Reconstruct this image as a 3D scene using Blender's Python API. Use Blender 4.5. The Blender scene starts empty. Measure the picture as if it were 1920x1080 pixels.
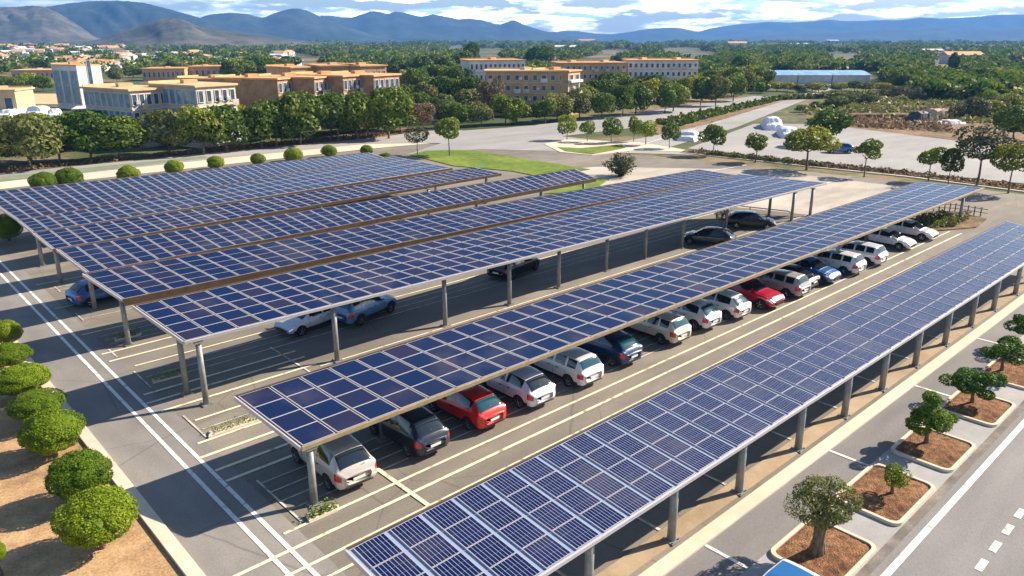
import bpy, math, random
import numpy as np
from mathutils import Vector, Matrix
from mathutils import noise as mn
R = math.radians
scene = bpy.context.scene
C = scene.collection

# ---------------------------------------------------------------- camera
FPX = 1416.0; HC = 16.0
PIT = math.atan(465 / FPX); AZ = math.atan(1610 / (FPX / math.cos(PIT)))
FW = np.array([math.cos(PIT) * math.cos(AZ), math.cos(PIT) * math.sin(AZ), -math.sin(PIT)])
RT = np.array([math.sin(AZ), -math.cos(AZ), 0.0]); UP = np.cross(RT, FW)
FH = np.array([math.cos(AZ), math.sin(AZ), 0.0])
cam_d = bpy.data.cameras.new("camera"); cam = bpy.data.objects.new("camera", cam_d); C.objects.link(cam)
cam_d.sensor_width = 36.0; cam_d.lens = 36.0 * FPX / 1920.0; cam_d.clip_start = 0.1; cam_d.clip_end = 30000
cam.matrix_world = Matrix(((RT[0], UP[0], -FW[0], 0), (RT[1], UP[1], -FW[1], 0), (RT[2], UP[2], -FW[2], HC), (0, 0, 0, 1)))
scene.camera = cam

# ---------------------------------------------------------------- sun, sky, exposure
SUN_EL = R(33); SUN_AZ = R(-20)            # azimuth from +x, counter-clockwise
sd = Vector((math.cos(SUN_EL) * math.cos(SUN_AZ), math.cos(SUN_EL) * math.sin(SUN_AZ), math.sin(SUN_EL)))
sl = bpy.data.lights.new("sun", 'SUN'); sl.energy = 5.0; sl.angle = R(0.5); sl.color = (1.0, 0.87, 0.71)
so = bpy.data.objects.new("sun", sl); C.objects.link(so); so.rotation_euler = sd.to_track_quat('Z', 'Y').to_euler()
w = bpy.data.worlds.new("World"); scene.world = w; w.use_nodes = True
nt = w.node_tree; nt.nodes.clear(); N = nt.nodes.new; LK = nt.links.new
out = N('ShaderNodeOutputWorld'); bg = N('ShaderNodeBackground'); sky = N('ShaderNodeTexSky')
sky.sky_type = 'NISHITA'; sky.sun_disc = False; sky.sun_elevation = SUN_EL; sky.sun_rotation = R(90) - SUN_AZ
sky.air_density = 1.0; sky.dust_density = 0.6; sky.ozone_density = 2.5
bg.inputs[1].default_value = 0.070
tc = N('ShaderNodeTexCoord'); sep = N('ShaderNodeSeparateXYZ'); LK(tc.outputs['Generated'], sep.inputs[0])
def wmath(op, a, b=None, clamp=False):
    n = N('ShaderNodeMath'); n.operation = op; n.use_clamp = clamp
    for i, v in enumerate((a, b)):
        if v is None: continue
        if isinstance(v, (int, float)): n.inputs[i].default_value = v
        else: LK(v, n.inputs[i])
    return n.outputs[0]
az_ = wmath('ARCTAN2', sep.outputs[1], sep.outputs[0])
cv = N('ShaderNodeCombineXYZ'); LK(wmath('MULTIPLY', az_, 11.0), cv.inputs[0]); LK(wmath('MULTIPLY', sep.outputs[2], 60.0), cv.inputs[1])
nz = N('ShaderNodeTexNoise'); nz.inputs['Scale'].default_value = 1.0; nz.inputs['Detail'].default_value = 7; nz.inputs['Roughness'].default_value = 0.58
LK(cv.outputs[0], nz.inputs['Vector'])
cr = N('ShaderNodeValToRGB'); cr.color_ramp.elements[0].position = 0.44; cr.color_ramp.elements[1].position = 0.56
LK(nz.outputs['Fac'], cr.inputs[0])
elev = wmath('MULTIPLY', sep.outputs[2], 40.0, True)
high = wmath('SUBTRACT', 1.0, wmath('MULTIPLY', wmath('SUBTRACT', sep.outputs[2], 0.07), 9.0, True), True)   # the bank of cloud lies low over the hills
cf = wmath('MULTIPLY', wmath('MULTIPLY', wmath('MULTIPLY', cr.outputs[0], high), wmath('MAXIMUM', wmath('MULTIPLY', wmath('SUBTRACT', 1.27, az_), 3.5, True), 0.12)), wmath('MULTIPLY', wmath('ADD', elev, 0.05), 0.95), True)
# cloud brightness: white tops, grey-blue bellies
nz2 = N('ShaderNodeTexNoise'); nz2.inputs['Scale'].default_value = 2.1; nz2.inputs['Detail'].default_value = 5
LK(cv.outputs[0], nz2.inputs['Vector'])
cc = N('ShaderNodeValToRGB'); cc.color_ramp.elements[0].color = (9.0, 12.0, 15.0, 1); cc.color_ramp.elements[1].color = (42, 42, 42, 1)
cc.color_ramp.elements[0].position = 0.42; cc.color_ramp.elements[1].position = 0.56
LK(nz2.outputs['Fac'], cc.inputs[0])
mx = N('ShaderNodeMix'); mx.data_type = 'RGBA'
LK(cf, mx.inputs[0]); LK(sky.outputs[0], mx.inputs[6]); LK(cc.outputs[0], mx.inputs[7])
LK(mx.outputs[2], bg.inputs[0]); LK(bg.outputs[0], out.inputs[0])
scene.view_settings.view_transform = 'Standard'; scene.view_settings.look = 'None'
scene.view_settings.exposure = 1.15; scene.view_settings.gamma = 1.0
scene.cycles.volume_bounces = 0; scene.cycles.max_bounces = 6; scene.cycles.volume_max_steps = 64
scene.cycles.transparent_max_bounces = 6

# ---------------------------------------------------------------- helpers
def G(x, y, z=0.0):
    """point of the photograph (1920x1080) on the horizontal plane of height z"""
    d = FW * FPX + RT * (x - 960) + UP * (540 - y); s = (HC - z) / -d[2]
    return (float(d[0] * s), float(d[1] * s))
def AT(x, y, D):
    """point seen at (x, y) at the forward distance D"""
    d = FW * FPX + RT * (x - 960) + UP * (540 - y); s = D / (d @ FH)
    return Vector((float(d[0] * s), float(d[1] * s), float(HC + d[2] * s)))
def DEP(x, y):
    X, Y = G(x, y); return X * FH[0] + Y * FH[1]
def scale_at(X, Y, Z=0.0):
    return float((np.array([X, Y, Z - HC]) @ FW) / FPX)
rng = np.random.default_rng(7); random.seed(7)

def tag(o, label=None, cat=None, group=None, kind=None):
    if label: o['label'] = label
    if cat: o['category'] = cat
    if group: o['group'] = group
    if kind: o['kind'] = kind
    return o
def empty(name, loc, rz=0.0, label=None, cat=None, group=None):
    o = bpy.data.objects.new(name, None); C.objects.link(o); o.location = loc; o.rotation_euler = (0, 0, rz)
    o.empty_display_size = 0.2
    return tag(o, label, cat, group)
class MB:
    def __init__(s): s.v = []; s.f = []; s.m = []; s.uv = []
    def add(s, vs, fs, mi=0):
        b = len(s.v); s.v += [tuple(map(float, p)) for p in vs]
        s.f += [tuple(b + i for i in f) for f in fs]; s.m += [mi] * len(fs)
    def box(s, x0, x1, y0, y1, z0, z1, mi=0):
        s.add([(x0,y0,z0),(x1,y0,z0),(x1,y1,z0),(x0,y1,z0),(x0,y0,z1),(x1,y0,z1),(x1,y1,z1),(x0,y1,z1)],
              [(0,3,2,1),(4,5,6,7),(0,1,5,4),(1,2,6,5),(2,3,7,6),(3,0,4,7)], mi)
    def hexa(s, p, mi=0):      # p: 4 bottom, 4 top
        s.add(p, [(0,3,2,1),(4,5,6,7),(0,1,5,4),(1,2,6,5),(2,3,7,6),(3,0,4,7)], mi)
    def bar(s, a, b, w, h, mi=0):
        a = Vector(a); b = Vector(b); d = (b - a).normalized(); u = d.cross(Vector((0,0,1)))
        if u.length < 1e-3: u = Vector((1,0,0))
        u.normalize(); v = u.cross(d); u *= w / 2; v *= h / 2
        s.hexa([a-u-v, b-u-v, b+u-v, a+u-v, a-u+v, b-u+v, b+u+v, a+u+v], mi)
    def tube(s, pts, rad, n=8, mi=0, cap=True):
        pts = [Vector(p) for p in pts]; base = len(s.v)
        for i, p in enumerate(pts):
            d = (pts[min(i+1, len(pts)-1)] - pts[max(i-1, 0)]).normalized()
            u = d.cross(Vector((0.13, 0.97, 0.2))).normalized(); v = d.cross(u)
            for k in range(n):
                a = 2 * math.pi * k / n
                q = p + (u * math.cos(a) + v * math.sin(a)) * rad[i]; s.v.append(tuple(q))
        for i in range(len(pts) - 1):
            for k in range(n):
                k2 = (k + 1) % n
                s.f.append((base+i*n+k, base+i*n+k2, base+(i+1)*n+k2, base+(i+1)*n+k)); s.m.append(mi)
        if cap:
            s.f.append(tuple(base + k for k in range(n))[::-1]); s.m.append(mi)
            s.f.append(tuple(base + (len(pts)-1)*n + k for k in range(n))); s.m.append(mi)
    def poly(s, pts, z, mi=0):
        s.add([(p[0], p[1], z) for p in pts], [tuple(range(len(pts)))], mi)
    def slab(s, pts, z0, z1, mi=0):
        n = len(pts)
        s.add([(p[0], p[1], z0) for p in pts] + [(p[0], p[1], z1) for p in pts],
              [tuple(range(n, 2*n))] + [(i, (i+1) % n, n + (i+1) % n, n + i) for i in range(n)], mi)
    def mesh(s, name, mats, smooth=False):
        me = bpy.data.meshes.new(name); me.from_pydata(s.v, [], s.f); me.update()
        for m in (mats if isinstance(mats, (list, tuple)) else [mats]): me.materials.append(m)
        me.polygons.foreach_set('material_index', s.m)
        if smooth: me.polygons.foreach_set('use_smooth', [True] * len(s.f))
        return me
    def build(s, name, mats, parent=None, smooth=False):
        return obj(name, s.mesh(name, mats, smooth), parent)
def obj(name, me, parent=None):
    o = bpy.data.objects.new(name, me); C.objects.link(o)
    if parent is not None: o.parent = parent
    return o
def copy_tree(o, parent=None):
    c = o.copy(); C.objects.link(c)
    if parent is not None: c.parent = parent
    for ch in kids.get(o.name, []): copy_tree(ch, c)
    return c
kids = {}
def note(o):
    kids[o.name] = [c for c in bpy.data.objects if c.parent == o]
    for c in kids[o.name]: note(c)
    return o

# ---------------------------------------------------------------- materials
def mat(name, col, rough=0.7, metal=0.0, noise=None, col2=None, stretch=(1, 1, 1), bump=0.0, bscale=20.0, coat=0.0, spec=0.5, detail=6,
        lo=0.35, hi=0.65, obj_space=True):
    m = bpy.data.materials.new(name); m.use_nodes = True; t = m.node_tree; b = t.nodes['Principled BSDF']
    b.inputs['Base Color'].default_value = (*col, 1); b.inputs['Roughness'].default_value = rough
    b.inputs['Metallic'].default_value = metal; b.inputs['Coat Weight'].default_value = coat
    b.inputs['Specular IOR Level'].default_value = spec; b.inputs['Coat Roughness'].default_value = 0.04
    if noise or bump:
        tcn = t.nodes.new('ShaderNodeTexCoord'); mp = t.nodes.new('ShaderNodeMapping'); mp.inputs['Scale'].default_value = stretch
        t.links.new(tcn.outputs['Object'], mp.inputs[0])
    if noise:
        n1 = t.nodes.new('ShaderNodeTexNoise'); n1.inputs['Scale'].default_value = noise; n1.inputs['Detail'].default_value = detail
        n1.inputs['Roughness'].default_value = 0.65
        t.links.new(mp.outputs[0], n1.inputs['Vector'])
        r = t.nodes.new('ShaderNodeValToRGB'); r.color_ramp.elements[0].position = lo; r.color_ramp.elements[1].position = hi
        r.color_ramp.elements[0].color = (*col, 1); r.color_ramp.elements[1].color = (*(col2 or [c * 1.4 for c in col]), 1)
        t.links.new(n1.outputs['Fac'], r.inputs[0]); t.links.new(r.outputs[0], b.inputs['Base Color'])
    if bump:
        n2 = t.nodes.new('ShaderNodeTexNoise'); n2.inputs['Scale'].default_value = bscale; n2.inputs['Detail'].default_value = 4
        t.links.new(mp.outputs[0], n2.inputs['Vector'])
        bp = t.nodes.new('ShaderNodeBump'); bp.inputs['Strength'].default_value = bump; bp.inputs['Distance'].default_value = 0.05
        t.links.new(n2.outputs['Fac'], bp.inputs['Height']); t.links.new(bp.outputs[0], b.inputs['Normal'])
    return m
def ground_mat(name, stops, scales=(0.05, 0.6, 9.0), amps=(0.5, 0.3, 0.2), rough=0.9, stretch=(1, 1, 1), bump=0.3, bscale=6.0, cracks=0.0):
    """three octaves of noise mixed into one ramp: stops = [(pos, colour), ...]"""
    m = bpy.data.materials.new(name); m.use_nodes = True; t = m.node_tree; b = t.nodes['Principled BSDF']
    b.inputs['Roughness'].default_value = rough; b.inputs['Specular IOR Level'].default_value = 0.25
    tcn = t.nodes.new('ShaderNodeTexCoord'); mp = t.nodes.new('ShaderNodeMapping'); mp.inputs['Scale'].default_value = stretch
    t.links.new(tcn.outputs['Object'], mp.inputs[0])
    acc = None
    for sc, am in zip(scales, amps):
        n = t.nodes.new('ShaderNodeTexNoise'); n.inputs['Scale'].default_value = sc; n.inputs['Detail'].default_value = 5
        t.links.new(mp.outputs[0], n.inputs['Vector'])
        ml = t.nodes.new('ShaderNodeMath'); ml.operation = 'MULTIPLY'; ml.inputs[1].default_value = am
        t.links.new(n.outputs['Fac'], ml.inputs[0])
        if acc is None: acc = ml.outputs[0]
        else:
            ad = t.nodes.new('ShaderNodeMath'); ad.operation = 'ADD'; t.links.new(acc, ad.inputs[0]); t.links.new(ml.outputs[0], ad.inputs[1]); acc = ad.outputs[0]
    r = t.nodes.new('ShaderNodeValToRGB'); el = r.color_ramp.elements
    while len(el) < len(stops): el.new(0.5)
    for e, (p, c) in zip(el, stops): e.position = p; e.color = (*c, 1)
    t.links.new(acc, r.inputs[0]); t.links.new(r.outputs[0], b.inputs['Base Color'])
    if cracks:      # cracks, sealed joints and oil spots of the old surface
        nd = t.nodes.new('ShaderNodeTexNoise'); nd.inputs['Scale'].default_value = .8; nd.inputs['Detail'].default_value = 4; t.links.new(tcn.outputs['Object'], nd.inputs['Vector'])
        mxv = t.nodes.new('ShaderNodeMix'); mxv.data_type = 'VECTOR'; mxv.inputs[0].default_value = .10
        t.links.new(tcn.outputs['Object'], mxv.inputs[4]); t.links.new(nd.outputs['Color'], mxv.inputs[5])
        vo_ = t.nodes.new('ShaderNodeTexVoronoi'); vo_.feature = 'DISTANCE_TO_EDGE'; vo_.inputs['Scale'].default_value = .17; t.links.new(mxv.outputs[1], vo_.inputs['Vector'])
        lt_ = t.nodes.new('ShaderNodeMath'); lt_.operation = 'LESS_THAN'; lt_.inputs[1].default_value = .0035; t.links.new(vo_.outputs['Distance'], lt_.inputs[0])
        vs_ = t.nodes.new('ShaderNodeTexVoronoi'); vs_.inputs['Scale'].default_value = .42; vs_.inputs['Randomness'].default_value = 1; t.links.new(mxv.outputs[1], vs_.inputs['Vector'])
        rs_ = t.nodes.new('ShaderNodeMapRange'); rs_.inputs['From Min'].default_value = .05; rs_.inputs['From Max'].default_value = .16; rs_.inputs['To Min'].default_value = .55; rs_.inputs['To Max'].default_value = 0; t.links.new(vs_.outputs['Distance'], rs_.inputs[0])
        ma_ = t.nodes.new('ShaderNodeMath'); ma_.operation = 'MAXIMUM'; t.links.new(lt_.outputs[0], ma_.inputs[0]); t.links.new(rs_.outputs[0], ma_.inputs[1])
        mu_ = t.nodes.new('ShaderNodeMath'); mu_.operation = 'MULTIPLY'; mu_.inputs[1].default_value = cracks; t.links.new(ma_.outputs[0], mu_.inputs[0])
        mc_ = t.nodes.new('ShaderNodeMix'); mc_.data_type = 'RGBA'; t.links.new(mu_.outputs[0], mc_.inputs[0]); t.links.new(r.outputs[0], mc_.inputs[6]); mc_.inputs[7].default_value = (.05, .045, .04, 1)
        t.links.new(mc_.outputs[2], b.inputs['Base Color'])
    if bump:
        n2 = t.nodes.new('ShaderNodeTexNoise'); n2.inputs['Scale'].default_value = bscale; n2.inputs['Detail'].default_value = 5
        t.links.new(tcn.outputs['Object'], n2.inputs['Vector'])
        bp = t.nodes.new('ShaderNodeBump'); bp.inputs['Strength'].default_value = bump; bp.inputs['Distance'].default_value = 0.06
        t.links.new(n2.outputs['Fac'], bp.inputs['Height']); t.links.new(bp.outputs[0], b.inputs['Normal'])
    return m
def leaf_mat(name, c0, c1, rough=0.6):
    m = bpy.data.materials.new(name); m.use_nodes = True; t = m.node_tree; b = t.nodes['Principled BSDF']
    at = t.nodes.new('ShaderNodeAttribute'); at.attribute_name = 'tint'
    r = t.nodes.new('ShaderNodeValToRGB'); r.color_ramp.elements[0].color = (*c0, 1); r.color_ramp.elements[1].color = (*c1, 1)
    t.links.new(at.outputs['Fac'], r.inputs[0])
    oi = t.nodes.new('ShaderNodeObjectInfo'); hs = t.nodes.new('ShaderNodeHueSaturation')
    mr = t.nodes.new('ShaderNodeMapRange'); mr.inputs['To Min'].default_value = 0.72; mr.inputs['To Max'].default_value = 1.3
    t.links.new(oi.outputs['Random'], mr.inputs[0]); t.links.new(mr.outputs[0], hs.inputs['Value'])
    mr2 = t.nodes.new('ShaderNodeMapRange'); mr2.inputs['To Min'].default_value = 0.52; mr2.inputs['To Max'].default_value = 0.485
    t.links.new(oi.outputs['Random'], mr2.inputs[0]); t.links.new(mr2.outputs[0], hs.inputs['Hue'])
    t.links.new(r.outputs[0], hs.inputs['Color']); t.links.new(hs.outputs[0], b.inputs['Base Color'])
    b.inputs['Roughness'].default_value = rough; b.inputs['Specular IOR Level'].default_value = 0.25
    tr = t.nodes.new('ShaderNodeBsdfTranslucent'); t.links.new(hs.outputs[0], tr.inputs[0])
    ms = t.nodes.new('ShaderNodeMixShader'); ms.inputs[0].default_value = 0.3
    t.links.new(b.outputs[0], ms.inputs[1]); t.links.new(tr.outputs[0], ms.inputs[2])
    t.links.new(ms.outputs[0], t.nodes['Material Output'].inputs[0])
    return m
M = {}
M['earth'] = ground_mat('dry_earth', [(0.36, (0.17, 0.11, 0.055)), (0.5, (0.42, 0.265, 0.135)), (0.64, (0.62, 0.43, 0.25))], (0.12, 1.3, 12), (0.4, 0.3, 0.3))
M['plain'] = ground_mat('plain_ground', [(0.40, (0.035, 0.06, 0.018)), (0.5, (0.08, 0.095, 0.03)), (0.56, (0.22, 0.16, 0.085)), (0.66, (0.34, 0.23, 0.13))], (0.012, 0.09, 0.8), (0.5, 0.3, 0.2), bump=0)
M['asphalt'] = ground_mat('lot_asphalt', [(0.38, (0.14, 0.125, 0.105)), (0.5, (0.205, 0.182, 0.150)), (0.62, (0.29, 0.255, 0.205))], (0.10, 0.9, 30), (0.45, 0.25, 0.3), 0.85, (0.35, 1, 1), 0.12, 40, cracks=.3)
M['drive'] = ground_mat('drive_asphalt', [(0.38, (0.17, 0.16, 0.148)), (0.5, (0.235, 0.218, 0.198)), (0.62, (0.31, 0.285, 0.255))], (0.10, 0.9, 30), (0.45, 0.25, 0.3), 0.85, (1, 0.4, 1), 0.1, 40, cracks=.3)
M['road'] = ground_mat('road_asphalt', [(0.38, (0.15, 0.143, 0.14)), (0.5, (0.20, 0.19, 0.185)), (0.62, (0.27, 0.255, 0.245))], (0.15, 1.1, 30), (0.45, 0.25, 0.3), 0.8, (0.2, 1, 1), 0.1, 40)
M['farroad'] = ground_mat('pale_road', [(0.36, (0.24, 0.235, 0.23)), (0.5, (0.31, 0.30, 0.285)), (0.64, (0.38, 0.36, 0.33))], (0.05, 0.4, 6), (0.5, 0.3, 0.2), 0.8, (0.3, 1, 1), 0.0)
M['cream'] = ground_mat('cream_concrete', [(0.36, (0.52, 0.44, 0.33)), (0.5, (0.62, 0.52, 0.40)), (0.64, (0.70, 0.61, 0.48))], (0.2, 2, 20), (0.4, 0.3, 0.3), 0.8, bump=0.05)
M['forecourt'] = ground_mat('forecourt_concrete', [(0.38, (0.30, 0.27, 0.23)), (0.5, (0.46, 0.41, 0.34)), (0.62, (0.58, 0.52, 0.43))], (0.07, 0.5, 12), (0.5, 0.3, 0.2), 0.8, (.4, 1, 1), 0.05)
M['paving'] = ground_mat('tan_paving', [(0.36, (0.26, 0.19, 0.115)), (0.5, (0.36, 0.27, 0.17)), (0.64, (0.44, 0.34, 0.23))], (0.2, 1.5, 20), (0.4, 0.3, 0.3), 0.85, bump=0.1)
M['concrete'] = ground_mat('grey_concrete', [(0.36, (0.27, 0.26, 0.26)), (0.5, (0.33, 0.32, 0.31)), (0.64, (0.40, 0.39, 0.38))], (0.2, 1.5, 20), (0.4, 0.3, 0.3), 0.85, bump=0.05)
M['gutter'] = ground_mat('gutter', [(0.38, (0.10, 0.09, 0.078)), (0.5, (0.17, 0.15, 0.13)), (0.62, (0.28, 0.25, 0.21))], (0.3, 1.6, 20), (0.4, 0.35, 0.25), 0.9, bump=0.1)
M['mulch'] = ground_mat('mulch', [(0.38, (0.06, 0.028, 0.014)), (0.5, (0.20, 0.095, 0.045)), (0.60, (0.36, 0.20, 0.09))], (0.5, 4, 22), (0.25, 0.35, 0.4), 0.95, bump=1.0, bscale=18)
M['lawn'] = ground_mat('lawn', [(0.38, (0.07, 0.12, 0.012)), (0.5, (0.13, 0.19, 0.018)), (0.62, (0.24, 0.28, 0.04))], (0.15, 1.2, 12), (0.4, 0.3, 0.3), 0.9, bump=0.4)
M['verge'] = ground_mat('verge', [(0.38, (0.13, 0.17, 0.10)), (0.5, (0.18, 0.22, 0.14)), (0.62, (0.27, 0.28, 0.18))], (0.05, 0.4, 6), (0.4, 0.3, 0.3), 0.9, bump=0)
M['soil'] = ground_mat('soil_bank', [(0.38, (0.06, 0.06, 0.02)), (0.48, (0.16, 0.10, 0.05)), (0.62, (0.36, 0.24, 0.13))], (0.12, 0.9, 6), (0.3, 0.4, 0.3), 0.95, bump=0.6, bscale=3)
M['line_white'] = mat('white_line_paint', (0.30, 0.28, 0.24), 0.6, noise=2.2, col2=(0.76, 0.74, 0.68), lo=.33, hi=.46, detail=10)
M['line_cream'] = mat('cream_line_paint', (0.24, 0.20, 0.13), 0.6, noise=1.8, col2=(0.76, 0.69, 0.47), lo=.33, hi=.46, detail=10)
M['line_thin'] = mat('faded_line_paint', (0.28, 0.26, 0.22), 0.7, noise=1.5, col2=(0.62, 0.58, 0.50), lo=.38, hi=.55, detail=10)
M['steel'] = mat('post_steel', (0.20, 0.21, 0.20), 0.5, 0.3, noise=3, col2=(0.32, 0.32, 0.29))
M['beam'] = mat('brown_beam', (0.085, 0.055, 0.035), 0.6, 0.2, noise=2, col2=(0.14, 0.09, 0.05))
M['edge_tan'] = mat('edge_fascia', (0.35, 0.27, 0.15), 0.5, 0.3, noise=2, col2=(0.48, 0.38, 0.24))
M['frame'] = mat('panel_frame', (0.52, 0.49, 0.49), 0.45, 0.2)
M['deck_gap_shade'] = mat('deck_gap_shade', (0.02, 0.02, 0.025), 0.6)  # near-black stands in for the shade inside the panel gaps
M['deck_blue'] = mat('deck_blue', (0.27, 0.34, 0.48), 0.4, 0.1)
M['deck_pale'] = mat('deck_pale', (0.40, 0.44, 0.52), 0.4, 0.2)
M['rubber'] = mat('tyre', (0.012, 0.012, 0.013), 0.8)
M['well'] = mat('wheel_well', (0.006, 0.006, 0.006), 0.9)
M['alloy'] = mat('alloy', (0.62, 0.62, 0.64), 0.25, 0.9)
M['trim'] = mat('black_trim', (0.02, 0.02, 0.022), 0.5)
M['chrome'] = mat('chrome', (0.75, 0.75, 0.78), 0.12, 1.0)
M['carglass'] = mat('car_glass', (0.010, 0.016, 0.022), 0.06, 0.0, spec=0.9, coat=0.4)
M['tealglass'] = mat('teal_glass', (0.008, 0.055, 0.072), 0.06, 0.0, spec=0.9, coat=0.4)
M['taillamp'] = mat('tail_lamp', (0.55, 0.012, 0.02), 0.15, coat=1.0)
M['headlamp'] = mat('head_lamp', (0.75, 0.78, 0.82), 0.08, 0.5, coat=1.0)
M['plate'] = mat('plate', (0.7, 0.7, 0.66), 0.4)
M['bark'] = mat('bark', (0.10, 0.07, 0.045), 0.9, noise=6, col2=(0.22, 0.16, 0.11), bump=0.6, bscale=14)
M['glass'] = mat('window_glass', (0.03, 0.06, 0.10), 0.1, 0.0, spec=0.8, noise=0.9, col2=(0.07, 0.12, 0.20))
M['curtain'] = mat('curtain_wall', (0.10, 0.20, 0.32), 0.12, 0.1, spec=0.8, noise=0.8, col2=(0.26, 0.38, 0.50))
M['wframe'] = mat('window_frame', (0.62, 0.60, 0.56), 0.6)
M['cream_wall'] = mat('cream_wall', (0.44, 0.37, 0.28), 0.8, noise=0.5, col2=(0.56, 0.49, 0.38))
M['brown_wall'] = mat('brown_wall', (0.30, 0.165, 0.085), 0.85, noise=0.7, col2=(0.46, 0.28, 0.16))
M['tan_wall'] = mat('tan_wall', (0.42, 0.25, 0.12), 0.85, noise=0.6, col2=(0.54, 0.36, 0.20))
M['white_wall'] = mat('white_wall', (0.52, 0.51, 0.49), 0.8, noise=0.6, col2=(0.70, 0.68, 0.64))
M['orange_roof'] = mat('orange_roof', (0.54, 0.26, 0.10), 0.8, noise=0.5, col2=(0.68, 0.40, 0.18))
M['sand_roof'] = mat('sand_roof', (0.52, 0.34, 0.17), 0.8, noise=0.4, col2=(0.66, 0.47, 0.26))
M['blue_roof'] = mat('blue_roof', (0.16, 0.33, 0.55), 0.4, noise=0.4, col2=(0.34, 0.52, 0.70))
M['tarp'] = mat('white_tarp', (0.62, 0.64, 0.68), 0.6, noise=1.2, col2=(0.80, 0.81, 0.83), bump=0.8, bscale=2)
M['tarp_dark'] = mat('dark_tarp', (0.03, 0.035, 0.04), 0.7, noise=1.2, col2=(0.07, 0.07, 0.08))
M['pink_rubble'] = mat('pink_rubble', (0.42, 0.22, 0.16), 0.9, noise=1.5, col2=(0.66, 0.46, 0.38), bump=1, bscale=4)
M['red_flower'] = mat('red_flower', (0.55, 0.05, 0.03), 0.7)
L = {}
L['bush'] = leaf_mat('bush_leaves', (0.065, 0.12, 0.004), (0.25, 0.34, 0.012))
L['lime'] = leaf_mat('lime_leaves', (0.07, 0.13, 0.008), (0.27, 0.34, 0.02))
L['dark'] = leaf_mat('dark_leaves', (0.030, 0.066, 0.008), (0.13, 0.20, 0.02))
L['mid'] = leaf_mat('mid_leaves', (0.050, 0.092, 0.008), (0.21, 0.26, 0.022))
L['yellow'] = leaf_mat('yellow_green_leaves', (0.09, 0.13, 0.008), (0.36, 0.35, 0.03))
L['olive'] = leaf_mat('olive_leaves', (0.065, 0.085, 0.018), (0.24, 0.25, 0.07))
L['brown'] = leaf_mat('dry_leaves', (0.08, 0.06, 0.03), (0.26, 0.18, 0.10))
L['pine'] = leaf_mat('pine_leaves', (0.03, 0.085, 0.006), (0.14, 0.24, 0.02))
L['grey'] = leaf_mat('grey_green_leaves', (0.04, 0.05, 0.02), (0.15, 0.16, 0.075))

# solar panel glass: cell grid from UV, tint from a face attribute
def panel_mat(name, nx, ny, line, base, base2, rough=0.12, lw=0.02, lwy=None):
    m = bpy.data.materials.new(name); m.use_nodes = True; t = m.node_tree; b = t.nodes['Principled BSDF']; Nn = t.nodes.new; K = t.links.new
    def mth(op, a, c):
        n = Nn('ShaderNodeMath'); n.operation = op
        for i, v in enumerate((a, c)):
            if isinstance(v, (int, float)): n.inputs[i].default_value = v
            else: K(v, n.inputs[i])
        return n.outputs[0]
    at = Nn('ShaderNodeAttribute'); at.attribute_name = 'tint'
    r = Nn('ShaderNodeValToRGB'); r.color_ramp.elements[0].color = (*base, 1); r.color_ramp.elements[1].color = (*base2, 1)
    r.color_ramp.elements[0].position = 0.2; r.color_ramp.elements[1].position = 1.0
    K(at.outputs['Fac'], r.inputs[0])
    uv = Nn('ShaderNodeUVMap'); uv.uv_map = 'cells'; sp = Nn('ShaderNodeSeparateXYZ'); K(uv.outputs[0], sp.inputs[0])
    lx = mth('LESS_THAN', mth('FRACT', mth('MULTIPLY', sp.outputs[0], nx), 0.0), lw * nx)
    ly = mth('LESS_THAN', mth('FRACT', mth('MULTIPLY', sp.outputs[1], ny), 0.0), (lwy or lw) * ny)
    mk = mth('MAXIMUM', lx, ly)
    mxx = Nn('ShaderNodeMix'); mxx.data_type = 'RGBA'; K(mk, mxx.inputs[0]); K(r.outputs[0], mxx.inputs[6]); mxx.inputs[7].default_value = (*line, 1)
    K(mxx.outputs[2], b.inputs['Base Color'])
    b.inputs['Specular IOR Level'].default_value = 0.5
    tcn = Nn('ShaderNodeTexCoord'); dn = Nn('ShaderNodeTexNoise'); dn.inputs['Scale'].default_value = .45; dn.inputs['Detail'].default_value = 8; K(tcn.outputs['Object'], dn.inputs['Vector'])
    rr_ = Nn('ShaderNodeMapRange'); rr_.inputs['From Min'].default_value = .35; rr_.inputs['From Max'].default_value = .7; rr_.inputs['To Min'].default_value = rough * .6; rr_.inputs['To Max'].default_value = .34
    K(dn.outputs['Fac'], rr_.inputs[0]); K(rr_.outputs[0], b.inputs['Roughness'])
    dm = Nn('ShaderNodeMapRange'); dm.inputs['From Min'].default_value = .5; dm.inputs['From Max'].default_value = .8; dm.inputs['To Max'].default_value = .22; K(dn.outputs['Fac'], dm.inputs[0])
    du = Nn('ShaderNodeMix'); du.data_type = 'RGBA'; K(dm.outputs[0], du.inputs[0]); K(mxx.outputs[2], du.inputs[6]); du.inputs[7].default_value = (.16, .13, .12, 1); K(du.outputs[2], b.inputs['Base Color'])
    return m
M['pv_plain'] = panel_mat('pv_dark_glass', 6, 10, (0.02, 0.03, 0.08), (0.003, 0.013, 0.058), (0.020, 0.018, 0.046), lw=0.005)
M['pv_cells'] = panel_mat('pv_cell_glass', 8, 3, (0.34, 0.38, 0.52), (0.004, 0.008, 0.048), (0.012, 0.014, 0.062), lw=0.014, lwy=0.003)

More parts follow.
